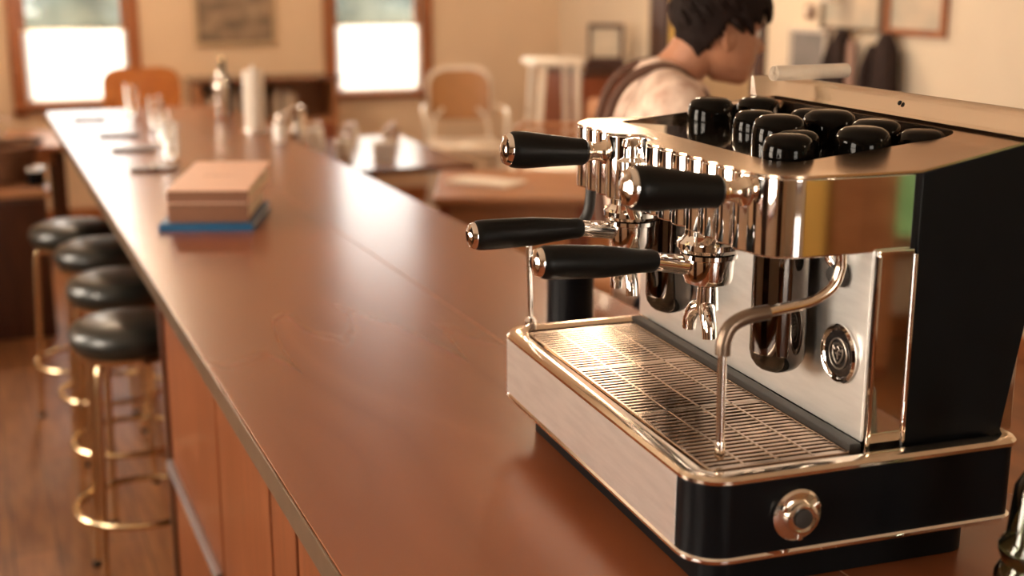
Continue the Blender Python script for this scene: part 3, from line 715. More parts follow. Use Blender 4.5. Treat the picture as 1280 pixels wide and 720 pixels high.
mb = MB(); mb.tube([(.040, .606, .302), (.0335, .606, .292), (.034, .606, .25), (.036, .605, .178)], [.006, .0048, .0045, .0045], seg=14); mb.lathe([(0, 0), (.009, 0), (.010, .004), (.010, .014), (.006, .020), (0, .020)], (.036, .605, .159), seg=18); mb.build('wand_pipe', M['chrome'], wf)

# ------------------------------------------------------------------ black cups on the machine
def make_cup():
    mb = MB(); mb.lathe([(.0300, 0), (.0325, .0008), (.0330, .004), (.0325, .040), (.0310, .050), (.0275, .0570), (.021, .0610), (.012, .0625), (0, .0628)], seg=48)
    mb.lathe([(.0300, 0), (.0295, .001), (.0290, .04), (.022, .055), (0, .058)], seg=40)
    return tag(mb.build('espresso_cup', M['black_ceramic'], ang=50), '', 'cup', 'black cups upside down on the machine')
cup0 = make_cup(); cz = .4487
cups = [
    (.300, .535, 0, 1.10, 200, 'black cup at the far left corner of the cup tray'),
    (.386, .545, 0, 1.05, 90, 'black cup behind the far left cup, against the rear rail'),
    (.300, .400, 0, 1.00, 215, 'black cup standing alone in the middle of the tray, left of the big cluster'),
    (.265, .275, 0, 1.12, 200, 'tall black cup at the left of the near cluster'),
    (.352, .292, 0, 1.15, 200, 'tall black cup at the back of the near cluster against the rail'),
    (.386, .392, 0, 1.0, 100, 'black cup by the rear rail, behind the tall pair'),
    (.206, .152, 0, .98, 180, 'low black cup at the near left corner of the tray, closest to the chrome front'),
    (.252, .208, 0, .92, 260, 'small black cup just right of the near corner cup'),
    (.305, .142, 0, 1.08, 215, 'black cup in the middle of the near edge of the tray'),
    (.366, .205, 0, 1.08, 60, 'black cup behind the near edge cups, beside the rear rail'),
    (.388, .136, 0, .98, 320, 'rightmost black cup at the near right corner of the tray')]
for i, (x, y, z, s, rz, lab) in enumerate(cups):
    o = cup0 if i == 0 else copy_tree(cup0)
    o.location = MT @ Vector((x, y, cz + z)); o.rotation_euler.z = R(rz); o.scale = (s, s, s); o['label'] = lab
# rolled cream cloth resting on the far end of the rail
t = thing('rolled_towel', 'rolled cream bar towel lying on the rear rail of the machine', 'towel', MT @ Vector((.447, .500, .5425)), MR); t.scale = (.8, .6, .6)
mb = MB(); b2 = []
for k in range(140):
    a = k / 139 * 2 * PI * 3.2; r = .004 + .0016 * a / (2 * PI) * 3; b2.append((r * math.cos(a), r * math.sin(a)))
poly = b2 + [(p[0] * (1 + .0014 / max(.004, math.hypot(*p))), p[1] * (1 + .0014 / max(.004, math.hypot(*p)))) for p in b2[::-1]]
mb.prism(poly, -.085, .085, mtx=Matrix.Translation((0, 0, .0205)) @ Matrix.Rotation(R(8), 4, 'Z') @ Matrix.Rotation(R(90), 4, 'Y')); mb.build('towel', M['cream_cloth'], t, ang=60)

# ------------------------------------------------------------------ glass jar and mat at the right edge
t = thing('glass_decanter', 'greenish glass decanter cut off by the right edge beside the machine', 'decanter', (1.030, .984, CZ)); t.scale = (1, 1, .80)
MB().lathe([(0, 0), (.040, 0), (.043, .004), (.044, .012), (.040, .030), (.044, .050), (.043, .075), (.036, .092), (.041, .108), (.041, .118), (.034, .130), (.030, .20), (.016, .235), (.0155, .275), (.018, .278), (.018, .290), (.014, .290), (.013, .235), (.027, .198), (.031, .128), (.038, .112), (.033, .092), (.040, .074), (.041, .05), (.037, .03), (.040, .012), (0, .010)], seg=40).build('body', M['green_glass'], t)
MB().cyl((0, 0, .2725), (0, 0, .31), .0125).build('stopper', M['dark_wood'], t)

# ------------------------------------------------------------------ far end of the room
def bent_panel(w_, h_, th, curve, rr_, tilt=0, n=24, taper=0):
    """upright chair back centred on x, bottom at z=0, bulging to +y"""
    b = bmesh.new(); front_, back_ = [], []
    rows = 14
    for j in range(rows + 1):
        z = h_ * j / rows
        inset = 0
        if z > h_ - rr_: inset = rr_ - math.sqrt(max(0, rr_ ** 2 - (z - (h_ - rr_)) ** 2))
        if z < rr_ * .6: inset = max(inset, .6 * rr_ - math.sqrt(max(0, (.6 * rr_) ** 2 - (.6 * rr_ - z) ** 2)))
        hw = w_ / 2 - inset - taper * (1 - j / rows)
        fr_, br_ = [], []
        for i in range(n + 1):
            x = -hw + 2 * hw * i / n; y = curve * (1 - (2 * x / w_) ** 2) + z * tilt
            fr_.append(b.verts.new((x, y - th / 2, z))); br_.append(b.verts.new((x, y + th / 2, z)))
        front_.append(fr_); back_.append(br_)
    for j in range(rows):
        for i in range(n):
            b.faces.new((front_[j][i], front_[j][i + 1], front_[j + 1][i + 1], front_[j + 1][i]))
            b.faces.new((back_[j][i + 1], back_[j][i], back_[j + 1][i], back_[j + 1][i + 1]))
        b.faces.new((front_[j][0], front_[j + 1][0], back_[j + 1][0], back_[j][0])); b.faces.new((front_[j + 1][n], front_[j][n], back_[j][n], back_[j + 1][n]))
    for i in range(n):
        b.faces.new((front_[rows][i], front_[rows][i + 1], back_[rows][i + 1], back_[rows][i])); b.faces.new((front_[0][i + 1], front_[0][i], back_[0][i], back_[0][i + 1]))
    bmesh.ops.recalc_face_normals(b, faces=b.faces)
    mb = MB(); mb.bm.free(); mb.bm = b; return mb

def chair(label, loc, rz, sw, sd, sh, bw, bz, bh, back_m, seat_m, leg_m, arms=False, rr_=.1, pad=.04, group=None, shell=False):
    """chair facing +y locally; the back stands at -y"""
    t = thing('armchair' if arms else 'dining_chair', label, 'chair', loc, rz, group)
    MB().box(-sw / 2, sw / 2, -sd / 2, sd / 2, sh - pad, sh, bev=min(.02, pad * .45), seg=3).build('seat', seat_m, t)
    for sx in (-1, 1):
        MB().tube([(sx * (sw / 2 - .03), sd / 2 - .03, sh - pad - .001), (sx * (sw / 2 - .015), sd / 2 - .01, .001)], [.019, .013], sub=1).build('leg', leg_m, t)
        MB().tube([(sx * (sw / 2 - .03), -sd / 2 + .03, sh - pad - .001), (sx * (sw / 2 - .015), -sd / 2 - .03, .001)], [.019, .013], sub=1).build('leg', leg_m, t)
        MB().tube([(sx * (sw / 2 - .05), -sd / 2 + .012, sh - .01), (sx * (sw / 2 - .06), -sd / 2 - .03, sh + .12), (sx * (bw / 2 - .09), -sd / 2 - .045, bz + .08)], .013).build('back_post', leg_m, t)
        if arms:
            MB().tube([(sx * (sw / 2 + .012), sd / 2 - .06, sh - .04), (sx * (sw / 2 + .03), sd / 2 - .07, sh + .20), (sx * (sw / 2 + .03), -.02, sh + .215), (sx * (sw / 2 - .0), -sd / 2 - .03, sh + .22)], .016).build('armrest', leg_m, t)
    p = bent_panel(bw, bh, .028, -.05, rr_); 
    bmesh.ops.transform(p.bm, matrix=Matrix.Translation((0, -sd / 2 - .055 + .0, bz)) @ Matrix.Rotation(R(8), 4, 'X'), verts=p.bm.verts)
    p.build('backrest', back_m, t, ang=50)
    if arms and shell:  # larger white shell imitates rim light around the backrest
        p = bent_panel(bw + .05, bh + .035, .016, -.05, rr_ + .01)
        bmesh.ops.transform(p.bm, matrix=Matrix.Translation((0, -sd / 2 - .055 - .026, bz - .006)) @ Matrix.Rotation(R(8), 4, 'X'), verts=p.bm.verts)
        p.build('rim_light_shell', M['white_paint'], t, ang=50, label='white shell imitating rim light around the backrest')
    return t
chair('orange bentwood chair at the far end of the bar under the left window', (1.045, 8.62, 0), PI - .05, .44, .42, .62, .50, .86, .29, M['orange_wood'], M['orange_wood'], M['orange_wood'], rr_=.11, pad=.03)
chair('tan rounded-back armchair with a white seat beside the right window', (3.12, 8.35, 0), R(165), .50, .48, .62, .42, .74, .35, M['tan_leather'], M['cream_cloth'], M['white_paint'], arms=True, rr_=.12, pad=.07, shell=True)
chair('light wooden armchair standing by the white console near the corner', (3.22, 7.22, 0), R(70), .46, .44, .60, .42, .80, .20, M['mid_wood'], M['cream_cloth'], M['mid_wood'], arms=True, rr_=.05, pad=.05)

def table(label, cx, cy, rz, w_, d_, h_, top_m, leg_m, th=.035, apron=.0, pedestal=False, name='table'):
    t = thing(name, label, 'table', (cx, cy, 0), rz)
    MB().box(-w_ / 2, w_ / 2, -d_ / 2, d_ / 2, h_ - th, h_, bev=.006).build('tabletop', top_m, t)
    if pedestal:
        MB().lathe([(0, 0), (.24, 0), (.25, .012), (.10, .035), (.04, .06), (.036, h_ - th - .03), (.09, h_ - th - .0015), (0, h_ - th - .0015)], seg=36).build('pedestal', leg_m, t)
    else:
        if apron:
            mb = MB(); a, b_ = w_ / 2 - .05, d_ / 2 - .05
            mb.box(-a, a, -b_, -b_ + .02, h_ - th - apron, h_ - th - .001).box(-a, a, b_ - .02, b_, h_ - th - apron, h_ - th - .001).box(-a, -a + .02, -b_ + .021, b_ - .021, h_ - th - apron, h_ - th - .001).box(a - .02, a, -b_ + .021, b_ - .021, h_ - th - apron, h_ - th - .001)
            mb.build('apron', top_m, t)
        for sx in (-1, 1):
            for sy in (-1, 1): MB().box(sx * (w_ / 2 - .05) - .028, sx * (w_ / 2 - .05) + .028, sy * (d_ / 2 - .05) - .028, sy * (d_ / 2 - .05) + .028, 0, h_ - th - .001, bev=.004).build('leg', leg_m, t)
    return t
table('dark wooden table with pourers on it, behind the bar under the right window', 2.10, 7.20, 0, .80, 1.40, .75, M['table_wood'], M['dark_wood'], pedestal=True)
table('reddish wooden table with a paper on it, just behind the machine handles', 2.42, 5.80, R(-22), .74, .86, .75, M['mid_wood'], M['red_wood'], th=.04, apron=.10)
t = thing('newspaper', 'folded white paper lying on the reddish table', 'paper', (2.30, 5.86, .7505), R(-50)); MB().box(-.17, .17, -.11, .11, 0, .008, bev=.002).build('folded_sheets', M['paper'], t); MB().box(-.168, .160, -.108, .05, .0083, .013, bev=.002).build('top_sheet', M['paper'], t)
# things on the dark table
def pourer(x, y, r, h, m_, lab, z=.7505):
    t = thing('sugar_pourer', lab, 'sugar pourer', (x, y, z), 0, 'pourers and shakers on the dark table')
    MB().lathe([(0, 0), (r, 0), (r * 1.04, .006), (r, h * .7), (r * .8, h * .78), (0, h * .78)], seg=24).build('jar', m_, t)
    MB().lathe([(r * .84, 0), (r * .86, h * .1), (r * .4, h * .2), (0, h * .22)], (0, 0, h * .783), seg=24).build('cap', M['chrome_soft'], t)
for x, y, r, h, m_, lab in ((1.83, 7.35, .045, .17, M['white'], 'tall white pourer at the left of the dark table'), (1.90, 7.00, .05, .13, M['white'], 'wide white sugar pot at the left front of the dark table'),
                            (2.03, 7.42, .04, .14, M['glass'], 'glass sugar pourer second from the left on the dark table'), (2.12, 7.62, .04, .12, M['white'], 'small white shaker at the back of the dark table'),
                            (2.26, 7.30, .04, .13, M['glass'], 'glass shaker standing right of centre on the dark table'), (2.36, 7.55, .035, .12, M['glass'], 'rightmost glass shaker on the dark table')):
    pourer(x, y, r, h, m_, lab)
t = thing('water_pitcher', 'steel water pitcher with a handle at the left end of the dark table', 'pitcher', (1.80, 7.66, .7505), R(200))
MB().lathe([(0, 0), (.055, 0), (.062, .01), (.066, .10), (.045, .19), (.052, .225), (.050, .225), (.043, .19), (.063, .10), (.058, .012), (0, .01)], seg=36).build('body', M['chrome_soft'], t)
MB().tube([(.044, 0, .20), (.095, 0, .19), (.105, 0, .12), (.064, 0, .06)], .008).build('handle', M['chrome_soft'], t)
t = thing('napkin_holder', 'white napkin holder at the middle front of the dark table', 'napkin holder', (2.08, 6.82, .7505), R(-8))
MB().box(-.06, .06, -.045, .045, 0, .006, bev=.002).build('base', M['steel'], t)
for sx in (-1, 1): MB().box(-.058, .058, sx * .040 - .0015, sx * .040 + .0015, .0062, .09, bev=.001).build('side_plate', M['steel'], t)
MB().box(-.056, .056, -.036, .036, .0065, .10, bev=.004).build('napkins', M['paper'], t)

# low sideboard under the picture, with jars and books
t = thing('sideboard', 'low wooden sideboard with an open shelf under the picture on the far wall', 'sideboard', (1.96, 9.36, 0))
mb = MB(); mb.box(-.50, -.47, -.18, .18, 0, 1.0).box(.47, .50, -.18, .18, 0, 1.0).box(-.469, .469, -.18, .18, .70, .73).box(-.469, .469, -.18, .18, .04, .07).box(-.469, .469, .16, .18, .071, .699).box(-.469, .469, .16, .18, .731, 1.0)
mb.build('carcass', M['mid_wood'], t); MB().box(-.52, .52, -.20, .205, 1.001, 1.028, bev=.004).build('top_board', M['table_wood'], t)
for sx in (-1, 1):
    d_ = MB().box(min(0, sx * .466) + .002 * (sx > 0), max(0, sx * .466) - .002 * (sx < 0), -.200, -.1805, .05, .70, bev=.003).build('door', M['red_wood'], t)
    MB().cyl((sx * .05, -.2005, .40), (sx * .05, -.222, .40), .012).build('knob', M['brass'], d_)
cols = [(.38, .27, .19), (.52, .42, .33), (.25, .19, .15), (.62, .52, .42), (.45, .33, .24), (.33, .29, .26)]
x = -.45
for k in range(17):
    w_ = random.uniform(.028, .048); h_ = random.uniform(.17, .23)
    if k not in (7, 11):
        mk = mat('binding_%d' % k if False else 'binding', cols[k % 6], .7, noise_amt=.15)
        o = MB().box(0, w_ - .003, -.09, .09, 0, h_, bev=.004).build('binder_book', mk, loc=(1.96 + x, 9.33, .7305))
        tag(o, 'book with worn brown or grey binding upright on the sideboard shelf under the picture', 'book', 'books on the sideboard shelf')
    x += w_ + .003
    if x > .40: break

# picture on the far wall
def framed(name, label, cat, axis, pos, inward, u0, u1, z0, z1, fw, fm, pm, matm=None):
    e = thing(name, label, cat, ((u0 + u1) / 2, pos, z0) if axis == 'y' else (pos, (u0 + u1) / 2, z0), 0)
    hw = (u1 - u0) / 2; H = z1 - z0
    def bx(mb, a, b, d0, d1, za, zb, bev=.003):
        d0, d1 = sorted((d0 * inward, d1 * inward))
        mb.box(a, b, d0, d1, za, zb, bev=bev) if axis == 'y' else mb.box(d0, d1, a, b, za, zb, bev=bev)
    mb = MB(); bx(mb, -hw, -hw + fw, .002, .028, 0, H); bx(mb, hw - fw, hw, .002, .028, 0, H); bx(mb, -hw + fw, hw - fw, .002, .028, 0, fw); bx(mb, -hw + fw, hw - fw, .002, .028, H - fw, H); mb.build('frame', fm, e)
    mb = MB(); bx(mb, -hw + fw, hw - fw, .004, .012, fw, H - fw, 0); mb.build('backing', matm or pm, e)
    if matm:
        mb = MB(); bx(mb, -hw + fw * 2.2, hw - fw * 2.2, .0125, .015, fw * 2.2, H - fw * 2.2, 0); mb.build('picture', pm, e)
    return e
framed('framed_picture', 'framed brown landscape picture between the two far windows', 'picture', 'y', Y1, -1, 1.53, 2.12, 1.235, 1.72, .028, mat('pale_frame', (.50, .36, .22), .5, noise_amt=.1), M['print'])
framed('framed_map', 'wide framed pale print above the dark coats, left of the other frame', 'picture', 'x', X1, -1, 5.57, 6.09, 1.445, 2.05, .022, mat('grey_frame', (.16, .11, .075), .5, noise_amt=.1), M['map_print'])
framed('framed_map', 'brown framed pale print right of the coats on the right wall', 'picture', 'x', X1, -1, 5.08, 5.54, 1.44, 2.05, .036, M['trim_wood'], M['map_print'])
t = framed('wall_calendar', 'white board with a grey square hanging between the doorway and the coats', 'board', 'x', X1, -1, 6.03, 6.38, 1.10, 1.45, .012, M['white_paint'], M['grey'], M['paper'])
t = thing('thermostat', 'small thermostat on the right wall above the white board', 'thermostat', (X1 - .001, 6.20, 1.50)); MB().box(-.022, 0, -.035, .035, 0, .075, bev=.006).build('housing', M['tan_cover'], t); MB().lathe([(0, 0), (.018, 0), (.016, .008), (0, .008)], (-.0222, 0, .045), axis=(-1, 0, 0)).build('dial', M['white_paint'], t)
t = thing('wall_sconce', 'small white wall lamp at the top left corner of the pale framed print', 'wall lamp', (X1 - .03, 5.93, 1.60)); MB().lathe([(.03, 0), (.055, 0), (.038, .09), (.034, .09), (.05, .002), (.03, .002)], (-.07, 0, 0), seg=32).build('lamp_shade', M['white_paint'], t); MB().tube([(.0, 0, .05), (-.04, 0, .11), (-.07, 0, .085)], .005).build('arm', M['brass'], t)
# slim dark rail with hooks, and two dark coats
t = thing('coat_rail_post', 'thin dark upright post of the coat rail beside the white board', 'post', (X1 - .03, 5.985, 0)); MB().cyl((0, 0, .001), (0, 0, 1.44), .011).build('post', M['dark_wood'], t); MB().lathe([(0, 0), (.028, 0), (.028, .006), (.012, .018), (0, .018)], (0, 0, 0)).build('foot', M['dark_wood'], t)
def coat(label, y, ztop, h_, w0, w1, seed, lining=False):
    t = thing('hanging_coat', label, 'coat', (X1 - .08, y, ztop), 0, 'dark coats hanging on the right wall')
    b = bmesh.new(); rows, seg = 30, 40; rings = []
    for j in range(rows + 1):
        u = j / rows; z = -h_ * u
        if u < .12: k = math.sin(u / .12 * PI / 2); hw = w0 * (.35 + .65 * k); dp = .03 + .03 * k
        else: hw = w0 + (w1 - w0) * ((u - .12) / .88) ** 1.1; dp = .06 + .02 * u
        rg = []
        for i in range(seg):
            a = 2 * PI * i / seg; f = 1 + .10 * u * math.sin(a * 7 + seed) + .05 * noise.noise(Vector((a, u * 3, seed)))
            rg.append(b.verts.new((math.sin(a) * dp * f * .9, math.cos(a) * hw * f, z)))
        rings.append(rg)
    for A, B in zip(rings, rings[1:]):
        for i in range(seg): b.faces.new((A[i], A[(i + 1) % seg], B[(i + 1) % seg], B[i]))
    b.faces.new(rings[0]); b.faces.new(rings[-1][::-1]); bmesh.ops.recalc_face_normals(b, faces=b.faces)
    mb = MB(); mb.bm.free(); mb.bm = b; mb.build('coat_body', M['coat_cloth'], t, ang=180)
    for sy in (-1, 1):
        mb = MB(); mb.tube([(-.03, sy * w0 * .6, -.07), (-.05, sy * (w0 + .005), -.20), (-.05, sy * (w0 + .012), -.38), (-.05, sy * (w0 + .012), -.52)], [.03, .034, .03, .026]); mb.build('sleeve', M['coat_cloth'], t)
    mb = MB(); mb.tube([(.078, 0, -.02), (.03, 0, -.025), (.0, 0, -.004)], .006); mb.build('hook', M['brass'], t)
    return t
coat('narrower dark coat hanging left on the right wall, below the pale framed print', 5.80, 1.465, .60, .05, .085, 1)
coat('wider dark brown coat hanging right on the right wall, between the two frames', 5.44, 1.455, .95, .085, .12, 4)
t = thing('grey_scarf', 'pale brown scarf hanging between the two dark coats', 'scarf', (X1 - .14, 5.635, 1.42))
p = bent_panel(.06, .5, .02, .01, .03); bmesh.ops.transform(p.bm, matrix=Matrix.Translation((0, 0, -.5)) @ Matrix.Rotation(R(90), 4, 'Z'), verts=p.bm.verts); p.build('scarf_length', M['coat_lining'], t)
MB().tube([(.0, 0, -.01), (.06, 0, .03), (.135, 0, .03)], .005).build('hook', M['brass'], t)

# cabinet with a small framed box, white console and slanted easel leg near the corner
t = thing('cabinet', 'reddish brown wooden cabinet standing by the doorway near the corner', 'cabinet', (4.12, 8.38, 0))
MB().box(-.24, .24, -.32, .32, 0, 1.06, bev=.006).build('carcass', M['red_wood'], t); MB().box(-.26, .255, -.34, .34, 1.0605, 1.09, bev=.006).build('top_board', M['dark_wood'], t)
for sy in (-1, 1):
    d_ = MB().box(-.2555, -.2405, min(.003 * sy, sy * .31), max(.003 * sy, sy * .31), .06, 1.03, bev=.004).build('door', M['red_wood'], t); MB().cyl((-.256, sy * .03, .6), (-.276, sy * .03, .6), .011).build('knob', M['brass'], d_)
mb = MB(); mb.box(-.21, .21, -.3355, -.3205, .08, 1.0, bev=.005); mb.build('end_panel', M['red_wood'], t)
t = thing('table_mirror', 'small dark framed mirror box standing on the reddish cabinet', 'mirror', (4.14, 8.24, 1.0905), R(-35))
mb = MB(); mb.box(-.125, .125, -.022, .022, .06, .085, bev=.003).box(-.125, .125, -.022, .022, .285, .315, bev=.003).box(-.125, -.10, -.012, .012, .085, .29, bev=.003).box(.10, .125, -.012, .012, .085, .29, bev=.003); mb.build('frame', M['dark_wood'], t)
MB().box(-.0995, .0995, -.004, .004, .0855, .2895).build('mirror_glass', M['map_print'], t); MB().box(-.14, .14, -.06, .06, 0, .0595, bev=.01).build('base', M['dark_wood'], t)
t = thing('console_table', 'tall white console table with a slanted white leg in front of the corner', 'console', (3.60, 7.95, 0), R(-8))
MB().box(-.17, .17, -.16, .16, 1.16, 1.20, bev=.008).build('tabletop', M['white_paint'], t)
for sx, sy in ((-.10, -.13), (-.10, .13), (.13, -.13), (.13, .13)): MB().tube([(sx, sy, 1.159), (sx - (.07 if sx < 0 else -.02), sy, .001)], [.026, .018], sub=1, seg=4).build('leg', M['white_paint'], t)

# left side: banquette / cupboard with basket, white table behind
t = thing('low_cupboard', 'dark brown low cupboard at the left behind the bar stools', 'cupboard', (-.42, 7.00, 0))
MB().box(-.75, .72, -.42, .42, 0, .70, bev=.005).build('carcass', M['dark_wood'], t); MB().box(-.77, .74, -.44, .44, .7005, .735, bev=.006).build('top_board', M['mid_wood'], t)
for k in range(3): MB().box(-.74 + k * .49, -.27 + k * .49, -.435, -.4205, .10, .68, bev=.004).build('door', M['dark_wood'], t)
t = thing('wicker_basket', 'brown wicker basket on the low cupboard at the left edge', 'basket', (.10, 6.93, .7355))
MB().lathe([(0, 0), (.15, 0), (.155, .01), (.185, .15), (.195, .155), (.195, .17), (.18, .172), (.15, .02), (0, .018)], seg=48).build('body', M['basket'], t)
MB().tube([(.188 * math.cos(k * PI / 16), .188 * math.sin(k * PI / 16), .172) for k in range(32)], .011, closed=True, sub=1, seg=8).build('rim', M['basket'], t)
t = thing('storage_tin', 'small dark tin beside the wicker basket on the low cupboard', 'tin', (.27, 6.74, .7355)); MB().lathe([(0, 0), (.04, 0), (.042, .004), (.042, .07), (0, .07)], seg=28).build('body', M['black_base'], t); MB().lathe([(0, 0), (.044, 0), (.044, .014), (0, .016)], (0, 0, .0705), seg=28).build('lid', M['white'], t)
table('wooden table lit white by the sun beneath the left window', .02, 8.60, 0, 1.0, .90, .75, M['mid_wood'], M['dark_wood'], apron=.08)
t = thing('serving_tray', 'dark oval tray on the sunlit table beneath the left window', 'tray', (.26, 8.32, .7505)); MB().lathe([(0, 0), (.12, 0), (.14, .02), (.136, .022), (.118, .004), (0, .004)], seg=36).build('dish', M['black_base'], t)
t = thing('water_jug', 'small clear jug at the left edge on the sunlit table', 'jug', (.12, 8.5, .7505)); MB().lathe([(0, 0), (.05, 0), (.055, .01), (.06, .09), (.05, .15), (.054, .17), (.051, .17), (.047, .15), (.056, .09), (.05, .012), (0, .01)], seg=32).build('body', M['glass'], t); MB().tube([(.05, 0, .14), (.09, 0, .13), (.09, 0, .07), (.057, 0, .05)], .006).build('handle', M['glass'], t)

# ------------------------------------------------------------------ behind the camera, seen mirrored in the chrome
t = thing('storage_cupboard', 'tall yellow painted cupboard behind the camera, mirrored in the chrome', 'cupboard', (2.665, -2.72, 0))
MB().box(-.25, .25, -.25, .25, 0, 1.9, bev=.006).build('carcass', M['yellow'], t)
for sx in (-1, 1):
    d_ = MB().box(min(.004 * sx, sx * .244), max(.004 * sx, sx * .244), .2505, .268, .05, 1.86, bev=.004).build('door', M['yellow'], t); MB().cyl((sx * .03, .2685, 1.0), (sx * .03, .290, 1.0), .011).build('knob', M['brass'], d_)
t = thing('wooden_wardrobe', 'brown wooden wardrobe behind the camera, mirrored in the chrome', 'wardrobe', (3.085, -2.70, 0))
MB().box(-.155, .155, -.25, .25, 0, 1.8, bev=.006).build('carcass', M['red_wood'], t)
for sx in (-1, 1):
    d_ = MB().box(min(.004 * sx, sx * .150), max(.004 * sx, sx * .150), .2505, .268, .05, 1.76, bev=.004).build('door', M['mid_wood'], t); MB().cyl((sx * .03, .2685, 1.0), (sx * .03, .290, 1.0), .011).build('knob', M['brass'], d_)
t = thing('potted_plant', 'leafy green plant in a pot on the floor behind the camera', 'plant', (3.78, -2.30, 0))
MB().lathe([(0, 0), (.13, 0), (.17, .26), (.185, .27), (.185, .31), (.165, .31), (.155, .27), (0, .27)], seg=36).build('pot', M['white'], t); MB().lathe([(0, 0), (.154, 0), (.14, .012), (0, .02)], (0, 0, .2705), seg=24).build('soil', M['soil'], t)
mb = MB(); lm = MB()
for k in range(26):
    a = random.uniform(0, 2 * PI); l = random.uniform(.35, .85); r = random.uniform(.10, .42); p0 = Vector((0, 0, .29)); p1 = Vector((math.cos(a) * r * .4, math.sin(a) * r * .4, .29 + l * .7)); p2 = Vector((math.cos(a) * r, math.sin(a) * r, .29 + l))
    mb.tube([p0, p1, p2], .005, seg=6, sub=4)
    for q in (p1, (p1 + p2) / 2, p2):
        for s_ in range(2):
            b = bmesh.new(); bmesh.ops.create_uvsphere(b, u_segments=10, v_segments=6, radius=1)
            lm._merge(b, Matrix.Translation(q + Vector((0, 0, .02))) @ Matrix.Rotation(a + (s_ - .5) * 1.7, 4, 'Z') @ Matrix.Rotation(random.uniform(-.6, .3), 4, 'Y') @ Matrix.Translation((.07, 0, 0)) @ Matrix.Diagonal((.075, .038, .004, 1)))
mb.build('stem', M['bark'], t); lm.build('foliage', M['leaf'], t, ang=180)

for k, (y, lab) in enumerate(((-.95, 'unseen dark tall bookcase added on the left wall nearest the front wall'), (1.55, 'unseen dark tall bookcase added on the left wall between the first two windows'), (3.85, 'unseen dark tall bookcase added on the left wall between the last two windows'))):  # not in view; added so the chrome picks up dark stripes
    t = thing('bookcase', lab, 'bookcase', (-1.83, y, 0), 0, 'dark bookcases added along the left wall')
    mb = MB(); mb.box(-.165, .13, -.36, -.33, 0, 2.3).box(-.165, .13, .33, .36, 0, 2.3).box(-.165, -.150, -.329, .329, 0, 2.3); mb.build('carcass', M['dark_wood'], t)
    for z in (.06, .5, .94, 1.38, 1.82, 2.26): MB().box(-.149, .12, -.329, .329, z, z + .03, bev=.003).build('shelf', M['dark_wood'], t)
# ------------------------------------------------------------------ the person working behind the machine
def capsules(chains, name, m_, parent, vox=.006, extra=None, inflate=0, smooth_it=4):
    """one continuous skin grown over chains of (point, radius) joints"""
    mb = MB()
    for ch in chains:
        pts = [Vector(p[0]) for p in ch]; rs = [p[1] + inflate for p in ch]
        mb.tube(pts, rs, seg=20, sub=5)
        for p, r in ((pts[0], rs[0]), (pts[-1], rs[-1])):
            b = bmesh.new(); bmesh.ops.create_icosphere(b, subdivisions=3, radius=r * .995); mb._merge(b, Matrix.Translation(p))
    if extra: extra(mb)
    me = bpy.data.meshes.new(name); mb.bm.to_mesh(me); mb.bm.free(); me.materials.append(m_)
    o = bpy.data.objects.new(name, me); C.objects.link(o)
    if parent: o.parent = parent
    r = o.modifiers.new('remesh', 'REMESH'); r.mode = 'VOXEL'; r.voxel_size = vox; r.use_smooth_shade = True
    if smooth_it: s = o.modifiers.new('smooth', 'SMOOTH'); s.iterations = smooth_it; s.factor = .5
    return o

def interp(tab, t):
    for (a, va), (b, vb) in zip(tab, tab[1:]):
        if t <= b:
            u = (t - a) / (b - a); u = u * u * (3 - 2 * u); return va + (vb - va) * u
    return tab[-1][1]
# head profile tables by height z (0 = chin, .235 = crown); +x is the face
FR = [(0, .070), (.012, .083), (.030, .084), (.042, .083), (.052, .086), (.064, .088), (.080, .086), (.10, .088), (.118, .083), (.132, .089), (.150, .092), (.18, .084), (.205, .060), (.225, .026), (.235, .0)]
BK = [(0, .0), (.03, -.030), (.06, -.062), (.09, -.085), (.13, -.101), (.16, -.103), (.19, -.092), (.215, -.062), (.235, -.0)]
WD = [(0, .022), (.015, .040), (.04, .056), (.07, .066), (.10, .072), (.14, .076), (.17, .075), (.20, .062), (.225, .034), (.235, .0)]
def head_mesh(off=0, hair=False, seed=0):
    b = bmesh.new(); rows, seg = 56, 72; rings = []
    for j in range(rows + 1):
        z = .235 * (1 - math.cos(PI * j / rows)) / 2
        f, k, w_ = interp(FR, z), interp(BK, z), max(interp(WD, z), .001)
        cx = (f + k) / 2; hl = max((f - k) / 2, .001); rg = []
        for i in range(seg):
            a = 2 * PI * i / seg; ca, sa = math.cos(a), math.sin(a)
            x = cx + hl * (abs(ca) ** .88) * (1 if ca > 0 else -1); y = w_ * (abs(sa) ** .92) * (1 if sa > 0 else -1)
            if not hair and ca > 0:
                # nose, lips, eye sockets
                g = math.exp(-(y / .012) ** 2)
                x += g * (.026 * math.exp(-((z - .084) / .012) ** 2) + .015 * math.exp(-((z - .104) / .018) ** 2))
                x += math.exp(-(y / .020) ** 2) * (.006 * math.exp(-((z - .058) / .006) ** 2) + .005 * math.exp(-((z - .045) / .006) ** 2))
                x -= math.exp(-((abs(y) - .031) / .014) ** 2) * .010 * math.exp(-((z - .117) / .012) ** 2)
            rg.append(b.verts.new((x, y, z)))
        rings.append(rg)
    for A, B in zip(rings, rings[1:]):
        for i in range(seg): b.faces.new((A[i], A[(i + 1) % seg], B[(i + 1) % seg], B[i]))
    b.faces.new(rings[0][::-1]); b.faces.new(rings[-1])
    bmesh.ops.remove_doubles(b, verts=b.verts, dist=.0006)
    if off:
        b.normal_update()
        for v in b.verts:
            n_ = noise.noise(v.co * 26 + Vector((seed, 0, 0))) * .5 + noise.noise(v.co * 60) * .3
            v.co += v.normal * off * (1 + .5 * n_)
    bmesh.ops.recalc_face_normals(b, faces=b.faces)
    return b
